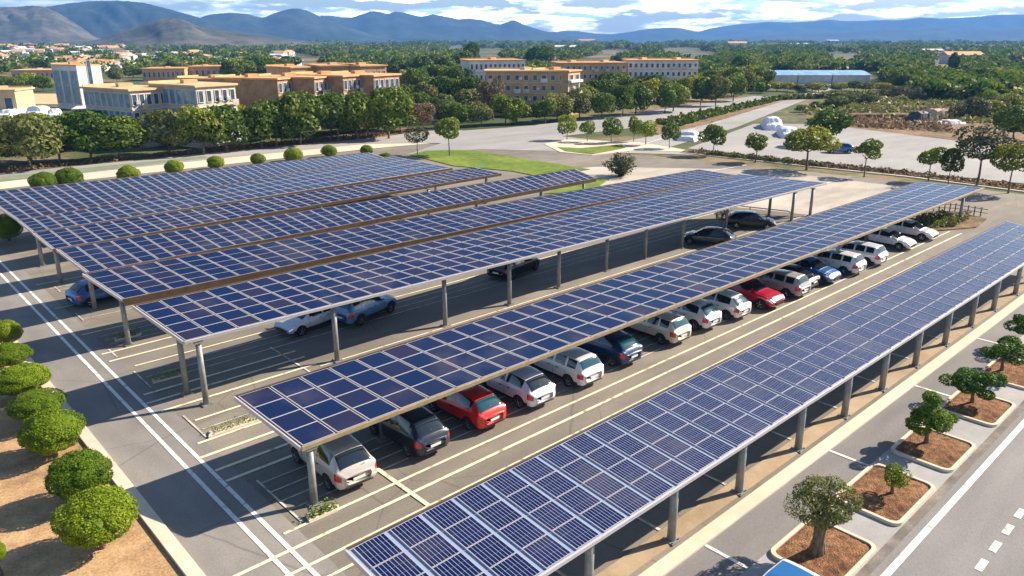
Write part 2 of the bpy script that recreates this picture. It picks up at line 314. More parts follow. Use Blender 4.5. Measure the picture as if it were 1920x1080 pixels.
# ---------------------------------------------------------------- ground and paving
def sheet(name, pts, z, m, kind='structure', base=None):
    b = MB()
    if base is None: b.poly(pts, z)
    else: b.slab(pts, base, z)
    return tag(b.build(name, m), kind=kind)
def rect(x0, x1, y0, y1): return [(x0, y0), (x1, y0), (x1, y1), (x0, y1)]
sheet('ground', rect(-9000, 12000, -9000, 12000), 0.0, M['plain'])
sheet('dry_ground', [(-60, -20), (5.9, -20), (5.9, 61), (-2, 66), (-60, 66)], 0.02, M['earth'])
sheet('parking_ground', [(6.3, 11.72), (96, 11.72), (96, 26), (92.5, 48), (90, 66), (74, 100), (60, 101), (10, 101), (-60, 97), (-60, 66.3), (-1.5, 66.3), (6.3, 62)], 0.03, M['asphalt'])
sheet('drive', [(6.3, 11.8), (9.55, 11.8), (9.75, 73), (6.3, 73)], 0.04, M['drive'])
sheet('kerb', rect(5.85, 6.3, 11.8, 61.5), 0.13, M['cream'], base=0.0)
sheet('main_road', rect(-60, 400, -9, 6.85), 0.03, M['road'])
sheet('gutter', rect(-60, 400, 6.85, 7.15), 0.036, M['gutter'])
sheet('lane', [(-60, 9.6), (120, 9.6), (120, 11.2), (-60, 11.2)], 0.03, M['road'])
sheet('island_slab', rect(-20, 120, 7.15, 9.6), 0.034, M['concrete'])
sheet('band_kerb', rect(-60, 90, 11.2, 11.72), 0.10, M['cream'], base=0.0)
sheet('post_pavement', rect(9, 66, 11.95, 12.65), 0.06, M['paving'], base=0.0)
sheet('back_pavement', [(-60, 100.5), (12, 101), (62, 101.2), (75, 100), (66, 106.5), (44, 107), (-60, 104.5)], 0.05, M['cream'])
sheet('back_road', [(-80, 104.6), (44, 107.2), (66, 106.7), (90, 109), (90, 118), (74, 112.5), (44, 113.6), (-80, 112)], 0.04, M['farroad'])
sheet('grass_median', [(-80, 105.4), (10, 106.4), (42, 108.6), (42, 110.8), (10, 110.6), (-80, 109.4)], 0.06, M['verge'])
sheet('soil_strip', [(-80, 112.1), (44, 113.7), (74, 112.6), (88, 118), (88, 122), (60, 119), (-80, 118)], 0.05, M['soil'])
sheet('junction', [(64, 92), (76, 89), (96, 62), (98, 70), (97, 92), (120, 92), (155, 99.7), (214, 110.6), (212, 122), (164, 114.2), (121, 108.3), (99, 108.5), (90, 110.5), (90, 109), (66, 106.7), (76, 99)], 0.055, M['farroad'])
sheet('far_avenue', [(98, 70.5), (131, 78.7), (218, 107.0), (320, 140), (320, 146), (215, 110.4), (131, 85.5), (112, 82), (98, 80)], 0.058, M['farroad'])
sheet('far_parking', [(100, 68), (101, 50.5), (103.5, 24), (108, 0), (150, 20), (150.5, 42), (151, 70), (140, 80)], 0.056, M['farroad'])
sheet('pale_forecourt', [(70, 30), (82, 27), (91, 33), (90, 50), (76, 66), (66, 68), (64, 58), (70, 50), (66.5, 42)], 0.045, M['forecourt'])
sheet('grass_bank', [(118, 92.2), (155, 99.9), (214, 110.8), (214, 110.4), (131, 85.7), (112, 82.4)], 0.09, M['soil'], base=0)
sheet('hedge_bank', [(95.6, 66), (97.2, 47), (98.8, 35), (97.5, 10), (100.5, 10), (101.5, 36), (99.8, 48), (98.5, 67)], 0.22, M['soil'], base=0)
sheet('kerb_line', [(95.1, 66), (96.6, 47), (98.0, 35), (96.9, 10), (97.2, 10), (98.5, 35), (96.95, 47), (95.4, 66)], 0.14, M['cream'], base=0)
sheet('lawn', [G(768, 291), G(800, 284), G(880, 282), G(960, 295), G(1107, 319), G(1010, 332), G(960, 322), G(850, 312)], 0.12, M['lawn'], base=0)
sheet('lawn_corner', [G(1020, 365), G(1100, 336), G(1142, 337), G(1110, 360)], 0.12, M['lawn'], base=0)
sheet('island_lawn', [G(1045, 277), G(1090, 279), G(1165, 272), G(1172, 279), G(1110, 291), G(1060, 285)], 0.13, M['lawn'], base=0)
sheet('traffic_island', [G(1020, 271), G(1060, 262), G(1200, 268), G(1275, 280), G(1300, 286), G(1190, 283), G(1110, 292), G(1050, 286)], 0.1, M['cream'], base=0)
sheet('corner_lawn', [(5.8, 61.5), (10, 73.5), (9, 74.5), (-40, 76), (-40, 72), (3, 70)], 0.12, M['lawn'], base=0)
sheet('garden_bed', [G(1640, 440), G(1700, 425), G(1735, 402), G(1790, 398), G(1850, 412), G(1830, 428), G(1740, 436), G(1660, 455)], 0.12, M['soil'], base=0)
sheet('wasteland', [G(1530, 232), G(1560, 205), G(1680, 190), G(1800, 200), G(1920, 240), G(1920, 290), G(1790, 264)], 0.07, M['soil'])
# sandy ground of the town
sheet('sand_track', [AT(0, 196, DEP(0, 196)).xy, AT(420, 196, DEP(420, 196)).xy, AT(420, 176, DEP(420, 176)).xy, AT(0, 176, DEP(0, 176)).xy], 0.08, M['sand_roof'])

# painted markings
mk = MB()
def dash(x0, x1, y0, y1, z=0.052): mk.poly(rect(x0, x1, y0, y1), z)
dash(8.18, 8.34, 11.8, 69); dash(8.80, 8.96, 11.8, 69)
tag(mk.build('drive_markings', M['line_white']), kind='structure')
mk = MB()
for y, x0, x1, wd in ((20.3, 6.5, 72, .15), (21.25, 9.1, 72, .13), (19.2, 8.0, 60, .13), (18.3, 8.0, 60, .13), (17.0, 8.0, 50, .12),
                      (25.75, 9.0, 20, .17), (26.75, 9.0, 22, .17), (28.1, 8.95, 24, .17), (29.3, 9.3, 24, .15), (31.4, 10, 70, .14),
                      (33.3, 9.2, 17, .17), (34.55, 9.0, 17, .17), (35.6, 9.2, 17, .17), (32.9, 17, 70, .10), (39.4, 10, 66, .12),
                      (40.9, 9.2, 30, .16), (42.2, 9.2, 30, .16), (46.0, 9.2, 30, .11), (52, 9.2, 30, .11), (58.3, 9.5, 30, .11)):
    dash(x0, x1, y - wd / 2, y + wd / 2, 0.053 if x0 > 10 else 0.056)
dash(13.62, 13.80, 16.5, 22.6, 0.060)
tag(mk.build('bay_markings', M['line_cream']), kind='structure')
mk = MB()
for x0, ya, yb in ((9.85, 21.5, 25.0), (9.75, 29.6, 32.2), (9.7, 36.2, 38.7), (9.65, 41.2, 42.7), (9.9, 48.5, 50.2), (10.3, 55.5, 57)):
    dash(x0, x0 + .08, ya, yb, 0.058)
for y in (22.4, 23.1, 23.9, 24.7, 30.4, 36.8, 37.6, 38.4, 43.4, 44.2, 45.0, 48.8, 49.6, 56, 56.7):
    dash(9.93, 60 if y > 30 else 48, y - .04, y + .04, 0.053)
for x in (16.2,): dash(x, x + .1, 31.0, 37.0, 0.058)
for x in (14.5, 18.6, 22.7, 27.7, 31.9, 36, 40.2, 44.4, 48.6): dash(x, x + .12, 12.7, 17.0, 0.057)
tag(mk.build('faded_markings', M['line_thin']), kind='structure')
mk = MB()
for x in (10.1, 19.05, 28.0, 37.0, 46.0, 55.0): mk.poly(rect(x, x + .14, 9.62, 11.18), 0.046)
mk.poly(rect(-60, 400, 6.38, 6.60), 0.042)
for k in range(-8, 60):
    x = 24.75 + 1.36 * k; mk.poly(rect(x - .36, x + .36, 4.5, 4.72), 0.042)
for k in range(3): mk.poly([(100 + k * 16, 76 + k * 4.6), (108 + k * 16, 78.3 + k * 4.6), (108 + k * 16, 78.5 + k * 4.6), (100 + k * 16, 76.2 + k * 4.6)], 0.07)
for y0 in (46.5, 40.2, 54): mk.poly([(77, y0), (92, y0 - 1), (92, y0 - .8), (77, y0 + .2)], 0.062)
tag(mk.build('road_markings', M['line_white']), kind='structure')

# ---------------------------------------------------------------- planting islands with kerbs
def rounded(x0, x1, y0, y1, r, n=5):
    pts = []
    for cx, cy, a0 in ((x1 - r, y0 + r, -90), (x1 - r, y1 - r, 0), (x0 + r, y1 - r, 90), (x0 + r, y0 + r, 180)):
        for k in range(n + 1):
            a = R(a0 + 90 * k / n); pts.append((cx + r * math.cos(a), cy + r * math.sin(a)))
    return pts
isl = [(20.15, 23.2, 'in front of the lane, holding the thick-trunked olive tree'), (24.75, 28.4, 'holding the smallest shrub'),
       (29.75, 32.9, 'holding the bright ragged pine'), (35.1, 38.3, 'holding the second pine'), (40.4, 44.0, 'with reddish mulch, farthest in view')]
for x0, x1, txt in isl:
    o = empty('planting_island', (x0, 7.2, 0), 0, 'kerbed mulch island ' + txt, 'planting island', 'kerbed planting islands')
    po = rounded(x0, x1, 7.18, 9.55, .35); pi = rounded(x0 + .13, x1 - .13, 7.31, 9.42, .27); n = len(po)
    b = MB(); b.add([(p[0]-x0, p[1]-7.2, 0) for p in po] + [(p[0]-x0, p[1]-7.2, .15) for p in po] + [(p[0]-x0, p[1]-7.2, .15) for p in pi] + [(p[0]-x0, p[1]-7.2, 0.05) for p in pi],
          [(i, (i+1) % n, n + (i+1) % n, n + i) for i in range(n)] + [(n+i, n+(i+1) % n, 2*n+(i+1) % n, 2*n+i) for i in range(n)] + [(2*n+i, 2*n+(i+1) % n, 3*n+(i+1) % n, 3*n+i) for i in range(n)])
    b.build('kerb_ring', M['cream'], o)
    # mulch as a slightly mounded grid
    nx, ny = 24, 18; b = MB(); vs = []; fs = []
    for j in range(ny + 1):
        for i in range(nx + 1):
            u, v = i / nx, j / ny
            vs.append((.1 + u * (x1 - x0 - .2), .1 + v * 2.15, .08 + .10 * (math.sin(math.pi * u) * math.sin(math.pi * v)) ** .6 + rng.uniform(-.018, .018)))
    for j in range(ny):
        for i in range(nx): a = j * (nx + 1) + i; fs.append((a, a + 1, a + nx + 2, a + nx + 1))
    b.add(vs, fs); b.build('mulch', M['mulch'], o, True)

# ---------------------------------------------------------------- foliage
def quad_mesh(name, P, Nn, S, tint, m, extra=None):
    """leaf quads at P facing Nn, half sizes S"""
    n = len(P); a = np.cross(Nn, rng.normal(size=(n, 3))); a /= np.linalg.norm(a, axis=1)[:, None] + 1e-9; b = np.cross(Nn, a)
    S1 = S[:, None]; S2 = S[:, None] * rng.uniform(.55, .9, (n, 1))
    V = np.stack([P - a*S1, P - b*S2, P + a*S1, P + b*S2], 1).reshape(-1, 3)
    return np_mesh(name, V, np.arange(4 * n).reshape(-1, 4), np.repeat(tint, 4), m)
def np_mesh(name, V, Q, tint, m, smooth=False):
    me = bpy.data.meshes.new(name); n = len(Q); k = Q.shape[1]
    me.vertices.add(len(V)); me.vertices.foreach_set('co', V.astype(np.float32).ravel())
    me.loops.add(n * k); me.loops.foreach_set('vertex_index', Q.astype(np.int32).ravel())
    me.polygons.add(n); me.polygons.foreach_set('loop_start', np.arange(0, n * k, k, dtype=np.int32))
    if smooth: me.polygons.foreach_set('use_smooth', np.ones(n, dtype=bool))
    me.update(calc_edges=True)
    a = me.attributes.new('tint', 'FLOAT', 'POINT'); a.data.foreach_set('value', tint.astype(np.float32))
    me.materials.append(m); me.validate(); return me
def crown_pts(n, nl, leaf, rad=(1, 1, .8), lobe=(.34, .5), spread=.62, flat=0.0, tilt=.75, seed=0):
    r = np.random.default_rng(seed)
    d = r.normal(size=(nl, 3)); d /= np.linalg.norm(d, axis=1)[:, None]; d[:, 2] = np.where(d[:, 2] < -.75, -d[:, 2], d[:, 2])
    c = d * (spread * r.uniform(.5, 1.05, (nl, 1))); lr = r.uniform(lobe[0], lobe[1], nl)
    lt = r.uniform(0, 1, nl)
    k = r.integers(0, nl, n); e = r.normal(size=(n, 3)); e /= np.linalg.norm(e, axis=1)[:, None]
    rr = lr[k][:, None] * (1 - .22 * r.random((n, 1)) ** 1.5 + .10 * (r.random((n, 1)) > .93))
    p = c[k] + e * rr
    nn = e + r.normal(size=(n, 3)) * tilt; nn /= np.linalg.norm(nn, axis=1)[:, None]
    t = np.clip(.5 * lt[k] + .5 * r.random(n) + .12 * e[:, 2], 0, 1)  # upper side of each lobe painted lighter, as if lit from above
    s = leaf * r.uniform(.7, 1.35, n)
    # drop leaves buried well inside another lobe
    keep = np.ones(n, bool)
    for j in range(nl):
        dd = np.linalg.norm(p - c[j], axis=1); keep &= ~((dd < lr[j] * .72) & (k != j))
    return (p * np.array(rad))[keep], nn[keep], s[keep], t[keep]
def crown_mesh(name, m, **kw):
    P, Nn, S, t = crown_pts(**kw); return quad_mesh(name, P, Nn, S, t, m)
def trunk_mesh(h, r0, limbs=4, seed=0, lean=0.05, crown_h=1.0, spread=.5):
    r = random.Random(seed); b = MB()
    top = Vector((r.uniform(-lean, lean) * h, r.uniform(-lean, lean) * h, h))
    b.tube([(0, 0, -.1), (0, 0, .06 * h), top * .5 + Vector((r.uniform(-.03, .03), 0, 0)), top], [r0 * 1.5, r0 * 1.1, r0 * .85, r0 * .65], 8)
    for k in range(limbs):
        a = 2 * math.pi * (k + r.random() * .5) / limbs
        e = top + Vector((math.cos(a) * spread, math.sin(a) * spread, crown_h * r.uniform(.4, .7)))
        mid = top * .5 + e * .5 + Vector((math.cos(a) * spread * .2, math.sin(a) * spread * .2, -.1 * crown_h))
        b.tube([top * .92, mid, e], [r0 * .5, r0 * .32, r0 * .12], 6)
    return b.mesh('trunk', M['bark'], True)
PC = {}
def proto(kind):
    """unit crown (radius about 1) and trunk meshes, several variants each"""
    if kind in PC: return PC[kind]
    spec = {'mid': ('mid', 5200, 17, .066, (1, 1, .82)), 'dark': ('dark', 5200, 17, .066, (1, 1, .85)), 'lime': ('lime', 5600, 18, .060, (1, 1, .92)),
            'yellow': ('yellow', 5000, 20, .062, (1, 1, .7)), 'olive': ('olive', 4800, 16, .062, (1, 1, .8)), 'brown': ('brown', 3600, 16, .052, (1, 1, .9)),
            'grey': ('grey', 5400, 22, .050, (1, 1, .85)), 'sparse': ('mid', 3000, 13, .060, (1, 1, .72)), 'cypress': ('dark', 2500, 14, .08, (.42, .42, 1.1))}[kind]
    lst = []
    for v in range(3):
        sd_ = hash(kind) % 1 + 100 * list(spec[0].encode())[0] + v * 13 + len(kind)
        lst.append(crown_mesh('crown', L[spec[0]], n=spec[1], nl=spec[2], leaf=spec[3], rad=spec[4], seed=sd_,
                              lobe=(.30, .44) if kind == 'sparse' else (.36, .52)))
    PC[kind] = lst; return lst
TR = {}
def tree(name, X, Y, wd, h, kind, label, cat='tree', group=None, trunk_frac=.35, trunk_r=None, v=None, squash=None):
    """wd crown width, h total height"""
    v = random.randrange(3) if v is None else v
    o = empty(name, (X, Y, 0), random.uniform(0, 6.28), label, cat, group)
    me = proto(kind)[v]; rz = {'mid': .82, 'dark': .85, 'lime': .92, 'yellow': .7, 'olive': .8, 'brown': .9, 'grey': .85, 'sparse': .72, 'cypress': 1.1}[kind]
    ch = h * (1 - trunk_frac); c = obj('crown', me, o); sz = ch / 2 / rz
    sx = wd / 2 if kind != 'cypress' else wd / 2 / .42
    c.scale = (sx, sx, sz); c.location = (0, 0, h - ch / 2)
    key = v
    if key not in TR: TR[key] = trunk_mesh(1.0, .045, 4, v * 7 + 1, .04, .9, .45)
    t = obj('trunk', TR[key], o); tk = h * max(trunk_frac, .12) + ch * .15; rs = (trunk_r / .045) if trunk_r else max(.5, wd * .45)
    t.scale = (min(rs, wd * .9), min(rs, wd * .9), tk)
    return o
def tree_px(name, x, yb, wpx, hpx, kind, label, **kw):
    X, Y = G(x, yb); s = scale_at(X, Y, 2)
    return tree(name, X, Y, wpx * s, hpx * s / math.cos(R(12)), kind, label, **kw)

# round clipped bushes along the drive
def ball_mesh(m, n, leaf, seed):
    r = np.random.default_rng(seed); e = r.normal(size=(n, 3)); e /= np.linalg.norm(e, axis=1)[:, None]
    K = r.normal(size=(70, 3)); K /= np.linalg.norm(K, axis=1)[:, None]
    dt = e @ K.T; near = np.argmax(dt, axis=1); lump_ = (dt.max(axis=1) - .93) / .07
    rad_ = .90 + .15 * np.clip(lump_, -.6, 1) + r.normal(size=n) * .018 + .07 * np.sin(e[:, 0] * 4 + seed) * np.sin(e[:, 1] * 3 + e[:, 2] * 2) + .07 * (r.random(n) > .975)
    P = e * rad_[:, None]; Nn = e + r.normal(size=(n, 3)) * .55; Nn /= np.linalg.norm(Nn, axis=1)[:, None]
    t = np.clip(.35 * r.random(70)[near] + .35 * r.random(n) + .25 * np.clip(lump_, 0, 1) + .05, 0, 1)
    return quad_mesh('crown', P, Nn, leaf * r.uniform(.6, 1.4, n), t, m)
bush_mesh = [ball_mesh(L['bush'], 15000, .031, 50 + i) for i in range(3)]
def core_mesh(m, seed=3):
    import bmesh
    bm = bmesh.new(); bmesh.ops.create_icosphere(bm, subdivisions=3, radius=.86)
    r = random.Random(seed)
    for v_ in bm.verts: v_.co *= 1 + .07 * math.sin(v_.co.x * 7 + seed) * math.sin(v_.co.y * 6) + r.uniform(-.02, .02)
    me = bpy.data.meshes.new('inner_foliage'); bm.to_mesh(me); bm.free(); me.materials.append(m)
    a = me.attributes.new('tint', 'FLOAT', 'POINT'); a.data.foreach_set('value', [0.35] * len(me.vertices)); return me
bush_core = core_mesh(L['bush'])
def bush(px, py, wpx, hpx, zc, label, v, core=True, tr=True, group='round clipped bushes beside the drive'):
    X, Y = G(px, py, zc); s = scale_at(X, Y, zc); rw = wpx * s / 2; rh = hpx * s / 2 * 1.0
    # camera looks down: apparent height mixes depth and height
    a = PIT + math.atan((py - 540) / FPX); rz = math.sqrt(max((rh / 1.0) ** 2 - (rw * math.sin(a)) ** 2, (.35 * rw) ** 2)) / math.cos(a)
    rz = min(rz * 1.12, rw * 1.05); rz = max(rz, rw * .72) if not tr else rz
    o = empty('round_bush', (X, Y, 0), v * 1.3, label, 'bush', group)
    c = obj('crown', bush_mesh[v % 3], o); c.scale = (rw / 1.12, rw / 1.12, rz / 1.10); c.location = (0, 0, zc)
    k = obj('inner_foliage', bush_core, c)
    if tr:
        b = MB(); b.tube([(0, 0, -.05), (.03, 0, zc * .5), (0, 0, zc)], [.10, .08, .06], 8); b.build('trunk', M['bark'], o, True)
    return o
for i, (a, txt) in enumerate([((180, 968, 150, 112, 1.25), 'largest round bush with its trunk showing, nearest the camera'), ((148, 889, 124, 92, 1.15), 'round green bush second from the near end of the drive edge'),
            ((95, 808, 118, 84, 1.15), 'round green bush third from the near end of the drive edge'), ((68, 757, 106, 58, 1.0), 'low wide bush fourth from the near end beside the kerb'),
            ((38, 710, 108, 62, 1.0), 'wide bush fifth from the near end beside the kerb'), ((16, 664, 80, 46, .95), 'small bush sixth from the near end, cut by the picture edge'),
            ((12, 622, 58, 42, .95), 'small bush farthest along the drive edge'), ((-10, 1035, 40, 45, .9), 'bush almost wholly out of frame by the dry ground')]):
    bush(*a, txt, i)
bush(12, 424, 58, 44, 1.3, 'round yellow green bush beyond the canopies at the picture edge', 1, group='round bushes behind the canopies')
hb = [(80, 340, 50, 30), (129, 333, 54, 30), (240, 326, 44, 18), (326, 313, 38, 20), (404, 304, 35, 20), (483, 298, 30, 18), (550, 290, 38, 20), (617, 283, 32, 16), (687, 281, 26, 14), (722, 297, 30, 14)]
for i, (x, y, a, b_) in enumerate(hb):
    bush(x, y, a, b_, .9, 'round lime bush on the pavement behind the rear canopy, number %s counted from the drive' % ('first second third fourth fifth sixth seventh eighth ninth tenth'.split()[i]) if False else
         ('larger of two touching round bushes behind the rear canopy', 'widest round bush behind the rear canopy, touching a darker one', 'flat topped round bush just beyond the touching pair', 'round bush between the flat topped one and the next ball',
          'fourth single ball bush along the rear pavement', 'small ball bush at the middle of the rear pavement', 'double lobed round bush on the rear pavement', 'small bush near the far end of the rear pavement',
          'smallest ball bush at the end of the rear pavement', 'bush growing between the ends of the two rearmost canopies')[i], i, tr=False, group='round bushes behind the canopies')

# ---------------------------------------------------------------- solar canopies
def lerp(a, b, t): return a + (b - a) * t
def canopy(label, FL, FR, BR, BL, cols, rows, gx, gy, rim, glass, deck, posts, fascia, post_r=.14, gap_rows=None, tbeam=True):
    """FL.. corners as Vectors; FL-FR is the low front edge"""
    o = empty('solar_canopy', (FL[0], FL[1], 0), 0, label, 'solar canopy', 'solar canopies over the parking rows')
    org = Vector((FL[0], FL[1], 0)); FL, FR, BR, BL = [Vector(p) - org for p in (FL, FR, BR, BL)]
    nrm = (FR - FL).cross(BL - FL).normalized()
    def S(u, v, k=0.0): return lerp(lerp(FL, FR, u), lerp(BL, BR, u), v) + nrm * k
    Lx = (FR - FL).length; Ly = (BL - FL).length; th = .045
    meshV = {}
    def panel(u0, u1, v0, v1, t):
        ru = rim[0] / Lx; rv = rim[1] / Ly
        p = [S(u0, v0, -th), S(u1, v0, -th), S(u1, v1, -th), S(u0, v1, -th), S(u0, v0), S(u1, v0), S(u1, v1), S(u0, v1),
             S(u0+ru, v0+rv), S(u1-ru, v0+rv), S(u1-ru, v1-rv), S(u0+ru, v1-rv)]
        return p, t
    fc = [(0,3,2,1),(0,1,5,4),(1,2,6,5),(2,3,7,6),(3,0,4,7),(4,5,9,8),(5,6,10,9),(6,7,11,10),(7,4,8,11),(8,9,10,11)]
    fm = [0] * 9 + [1]
    def mk_mesh(lst, name):
        V = []; F = []; MI = []; T = []; UV = []
        for p, t in lst:
            b = len(V); V += [tuple(q) for q in p]; F += [tuple(b + i for i in f) for f in fc]; MI += fm; T += [t] * 12
            UV += [(0, 0)] * 36 + [(0, 0), (1, 0), (1, 1), (0, 1)]
        me = bpy.data.meshes.new(name); me.from_pydata(V, [], F); me.materials.append(M['frame']); me.materials.append(glass)
        me.polygons.foreach_set('material_index', MI)
        a = me.attributes.new('tint', 'FLOAT', 'POINT'); a.data.foreach_set('value', T)
        uv = me.uv_layers.new(name='cells'); uv.data.foreach_set('uv', np.array(UV, dtype=np.float32).ravel())
        me.update(); return me
    rest = []; cnt = 0
    eu = .05 / Lx; ev = .05 / Ly
    for c in range(cols):
        u0 = eu + (1 - 2 * eu) * c / cols + gx / 2 / Lx; u1 = eu + (1 - 2 * eu) * (c + 1) / cols - gx / 2 / Lx
        for r in range(rows):
            v0 = ev + (1 - 2 * ev) * r / rows + gy / 2 / Ly; v1 = ev + (1 - 2 * ev) * (r + 1) / rows - gy / 2 / Ly
            t = float(np.clip(rng.normal(.35, .28), 0, 1)); q = panel(u0, u1, v0, v1, t)
            if cnt < 99: obj('solar_panel', mk_mesh([q], 'solar_panel'), o); cnt += 1
            else: rest.append(q)
    if rest: tag(obj('solar_panels', mk_mesh(rest, 'solar_panels'), o), kind='stuff')
    b = MB(); gv = []; gf = []; nu_ = cols * 2; nv_ = rows * 2
    for k_ in (-.052, -.09):
        for j in range(nv_ + 1):
            for i in range(nu_ + 1): gv.append(S(i / nu_, j / nv_, k_))
    off_ = (nu_ + 1) * (nv_ + 1)
    for j in range(nv_):
        for i in range(nu_): a_ = j * (nu_ + 1) + i; gf += [(a_, a_ + 1, a_ + nu_ + 2, a_ + nu_ + 1), (off_ + a_, off_ + a_ + nu_ + 1, off_ + a_ + nu_ + 2, off_ + a_ + 1)]
    b.add(gv, gf)
    b.build('shade_deck', deck, o)  # sheet added so no sun passes the panel gaps; it also colours them
    # edge trims
    b = MB(); e = .05
    def rail(a, c, off, hh, ww=.06, mi=0):
        d = (c - a).normalized(); out_ = off
        b.hexa([a + out_*0 - nrm*hh, c - nrm*hh, c + out_*ww - nrm*hh, a + out_*ww - nrm*hh, a + nrm*.012, c + nrm*.012, c + out_*ww + nrm*.012, a + out_*ww + nrm*.012], mi)
    dy = (BL - FL).normalized(); dx = (FR - FL).normalized()
    rail(S(0, 0), S(0, 1), -dx, .16); rail(S(1, 1), S(1, 0), dx, .16)
    b.build('side_rail', M['frame'], o)
    b = MB(); rail(S(0, 0), S(1, 0), -dy, fascia[0]); b.build('front_fascia', fascia[1], o)
    b = MB(); rail(S(1, 1), S(0, 1), dy, .2); b.build('rear_fascia', M['beam'], o)
    # girders under the deck, along and across
    b = MB()
    for v in (.22, .5, .8): b.bar(S(.01, v, -.19), S(.99, v, -.19), .10, .18)
    b.build('purlins', M['steel'], o)
    for (X, Y) in posts:
        x, y = X - org.x, Y - org.y
        u = (x - FL.x) / (FR.x - FL.x); u = min(max(u, .004), .996); a = lerp(FL, FR, u); c = lerp(BL, BR, u); v = (y - a.y) / (c.y - a.y)
        if v < -.02 or v > .95: v = .35; y = lerp(a.y, c.y, v)
        v = min(max(v, .03), .97)
        z = lerp(a.z, c.z, v) - .30
        b = MB(); b.tube([(x, y, 0), (x, y, z)], [post_r, post_r * .92], 12); p = b.build('post', M['steel'], o, True)
        b = MB(); b.box(x - .24, x + .24, y - .24, y + .24, .03, .085)
        for sx in (-.18, .18):
            for sy in (-.18, .18): b.tube([(x+sx, y+sy, .08), (x+sx, y+sy, .14)], [.03, .03], 6)
        b.build('base_plate', M['steel'], p)
        b = MB(); b.bar(S(u, .06, -.30), S(u, .94, -.30), .12, .16); b.build('cross_beam', M['steel'], o)
        b = MB(); b.box(x - .2, x + .2, y - .2, y + .2, z - .02, z + .05); b.build('cap_plate', M['steel'], p)
    return o
def gz(px, py, z): X, Y = G(px, py, z); return Vector((X, Y, z))
def mkc(fl, fr, bl, br, zf, zb, **kw):
    zf = zf if isinstance(zf, tuple) else (zf, zf); zb = zb if isinstance(zb, tuple) else (zb, zb)
    FLv, FRv, BLv, BRv = gz(*fl, zf[0]), gz(*fr, zf[1]), gz(*bl, zb[0]), gz(*br, zb[1])
    kw.setdefault('posts', [])
    return canopy(FL=FLv, FR=FRv, BR=BRv, BL=BLv, **kw)
# nearest canopy: its front corners lie below the picture, so they are set from the measured lines
z8f, z8b = 2.65, 3.05
f8 = 11.3 * (16 - z8f) / 13.0
BLv = gz(650, 1030, z8b); BRv = gz(1885, 415, z8b)
canopy('nearest canopy with pale blue stripes between the panel columns, no cars showing under it', Vector((BLv.x + .05, f8, z8f)), Vector((BRv.x, f8, z8f)), BRv, BLv,
       48, 4, .21, .02, (.010, .012), M['pv_cells'], M['deck_blue'],
       [(10.2, 12.1), (14.3, 12.1)] + [(x + .0, 12.12) for x in (18.5, 22.7, 27.2, 31.4, 35.4, 39.5, 43.7, 47.9, 52.0, 56.5, 60.5)], (.12, M['frame']), .15)
mkc((565, 838), (1845, 352), (441, 743), (1722, 341), 2.6, 3.3, label='canopy over the long row of parked cars', cols=52, rows=4, gx=.085, gy=.008, rim=(.032, .020), glass=M['pv_plain'], deck=M['deck_gap_shade'],
    posts=[(10.75, 22.15)] + [(x, 24.4) for x in (15.2, 20.4, 25.6, 30.8, 36, 41.2, 46.4, 51.6, 57, 62.2, 67.3, 73.1)] + [(77.0, 22.1)], fascia=(.17, M['edge_tan']))
mkc((345, 640), (1550, 343), (250, 573), (1387, 327), (3.4, 2.9), (4.35, 3.9), label='third canopy from the camera, tall posts, dark cars parked under its far end', cols=50, rows=5, gx=.075, gy=.008, rim=(.030, .016),
    glass=M['pv_plain'], deck=M['deck_gap_shade'], posts=[(11.0, 32.6), (18.0, 32.9), (25.3, 33.1), (30.6, 33.3), (35.4, 33.6), (40.8, 34.0), (45.5, 34.1), (50.2, 34.0), (57.5, 34.6), (65.6, 32.7), (69.0, 32.6), (10.75, 34.3), (66, 35.2)], fascia=(.14, M['frame']))
mkc((230, 561), (1378, 328), (156, 513), (1312, 318), 3.0, (3.85, 3.55), label='fourth canopy from the camera, brown edge, blue vehicle under its near corner', cols=46, rows=5, gx=.075, gy=.008, rim=(.030, .011), glass=M['pv_plain'], deck=M['deck_pale'],
    posts=[(10.7, 42.6)] + [(x, 42.2) for x in (17, 24, 31, 38, 45, 52, 59, 64)], fascia=(.42, M['beam']))
mkc((165, 511), (1118, 334), (107, 467), (1078, 317), 3.0, 3.8, label='fifth canopy from the camera, ending beside the corner lawn', cols=46, rows=5, gx=.08, gy=.008, rim=(.030, .011), glass=M['pv_plain'], deck=M['deck_pale'],
    posts=[(11.0, 50.0)] + [(x, 50.0) for x in (18, 26, 34, 42, 50, 56)], fascia=(.34, M['beam']))
mkc((100, 467), (940, 325), (62, 436), (890, 314), 3.0, 3.7, label='sixth canopy from the camera, with a free post at its drive end', cols=41, rows=5, gx=.08, gy=.008, rim=(.030, .011), glass=M['pv_plain'], deck=M['deck_pale'],
    posts=[(10.9, 57.6)] + [(x, 57) for x in (18, 26, 34, 42, 50)], fascia=(.24, M['beam']))
mkc((62, 435), (848, 315), (34, 413), (736, 293), 3.0, 3.55, label='second canopy from the back of the lot', cols=41, rows=4, gx=.09, gy=.008, rim=(.030, .011), glass=M['pv_plain'], deck=M['deck_pale'],
    posts=[(11.0, 63.2)] + [(x, 63) for x in (18, 26, 34, 42, 50)], fascia=(.20, M['beam']))
mkc((34, 412), (742, 302), (-40, 362), (690, 286), 3.0, (4.4, 3.3), label='rearmost and deepest canopy, reaching the row of round bushes', cols=44, rows=8, gx=.09, gy=.008, rim=(.030, .011), glass=M['pv_plain'], deck=M['deck_pale'],
    posts=[(x, 69) for x in (12, 20, 28, 36, 44, 50)], fascia=(.20, M['beam']))

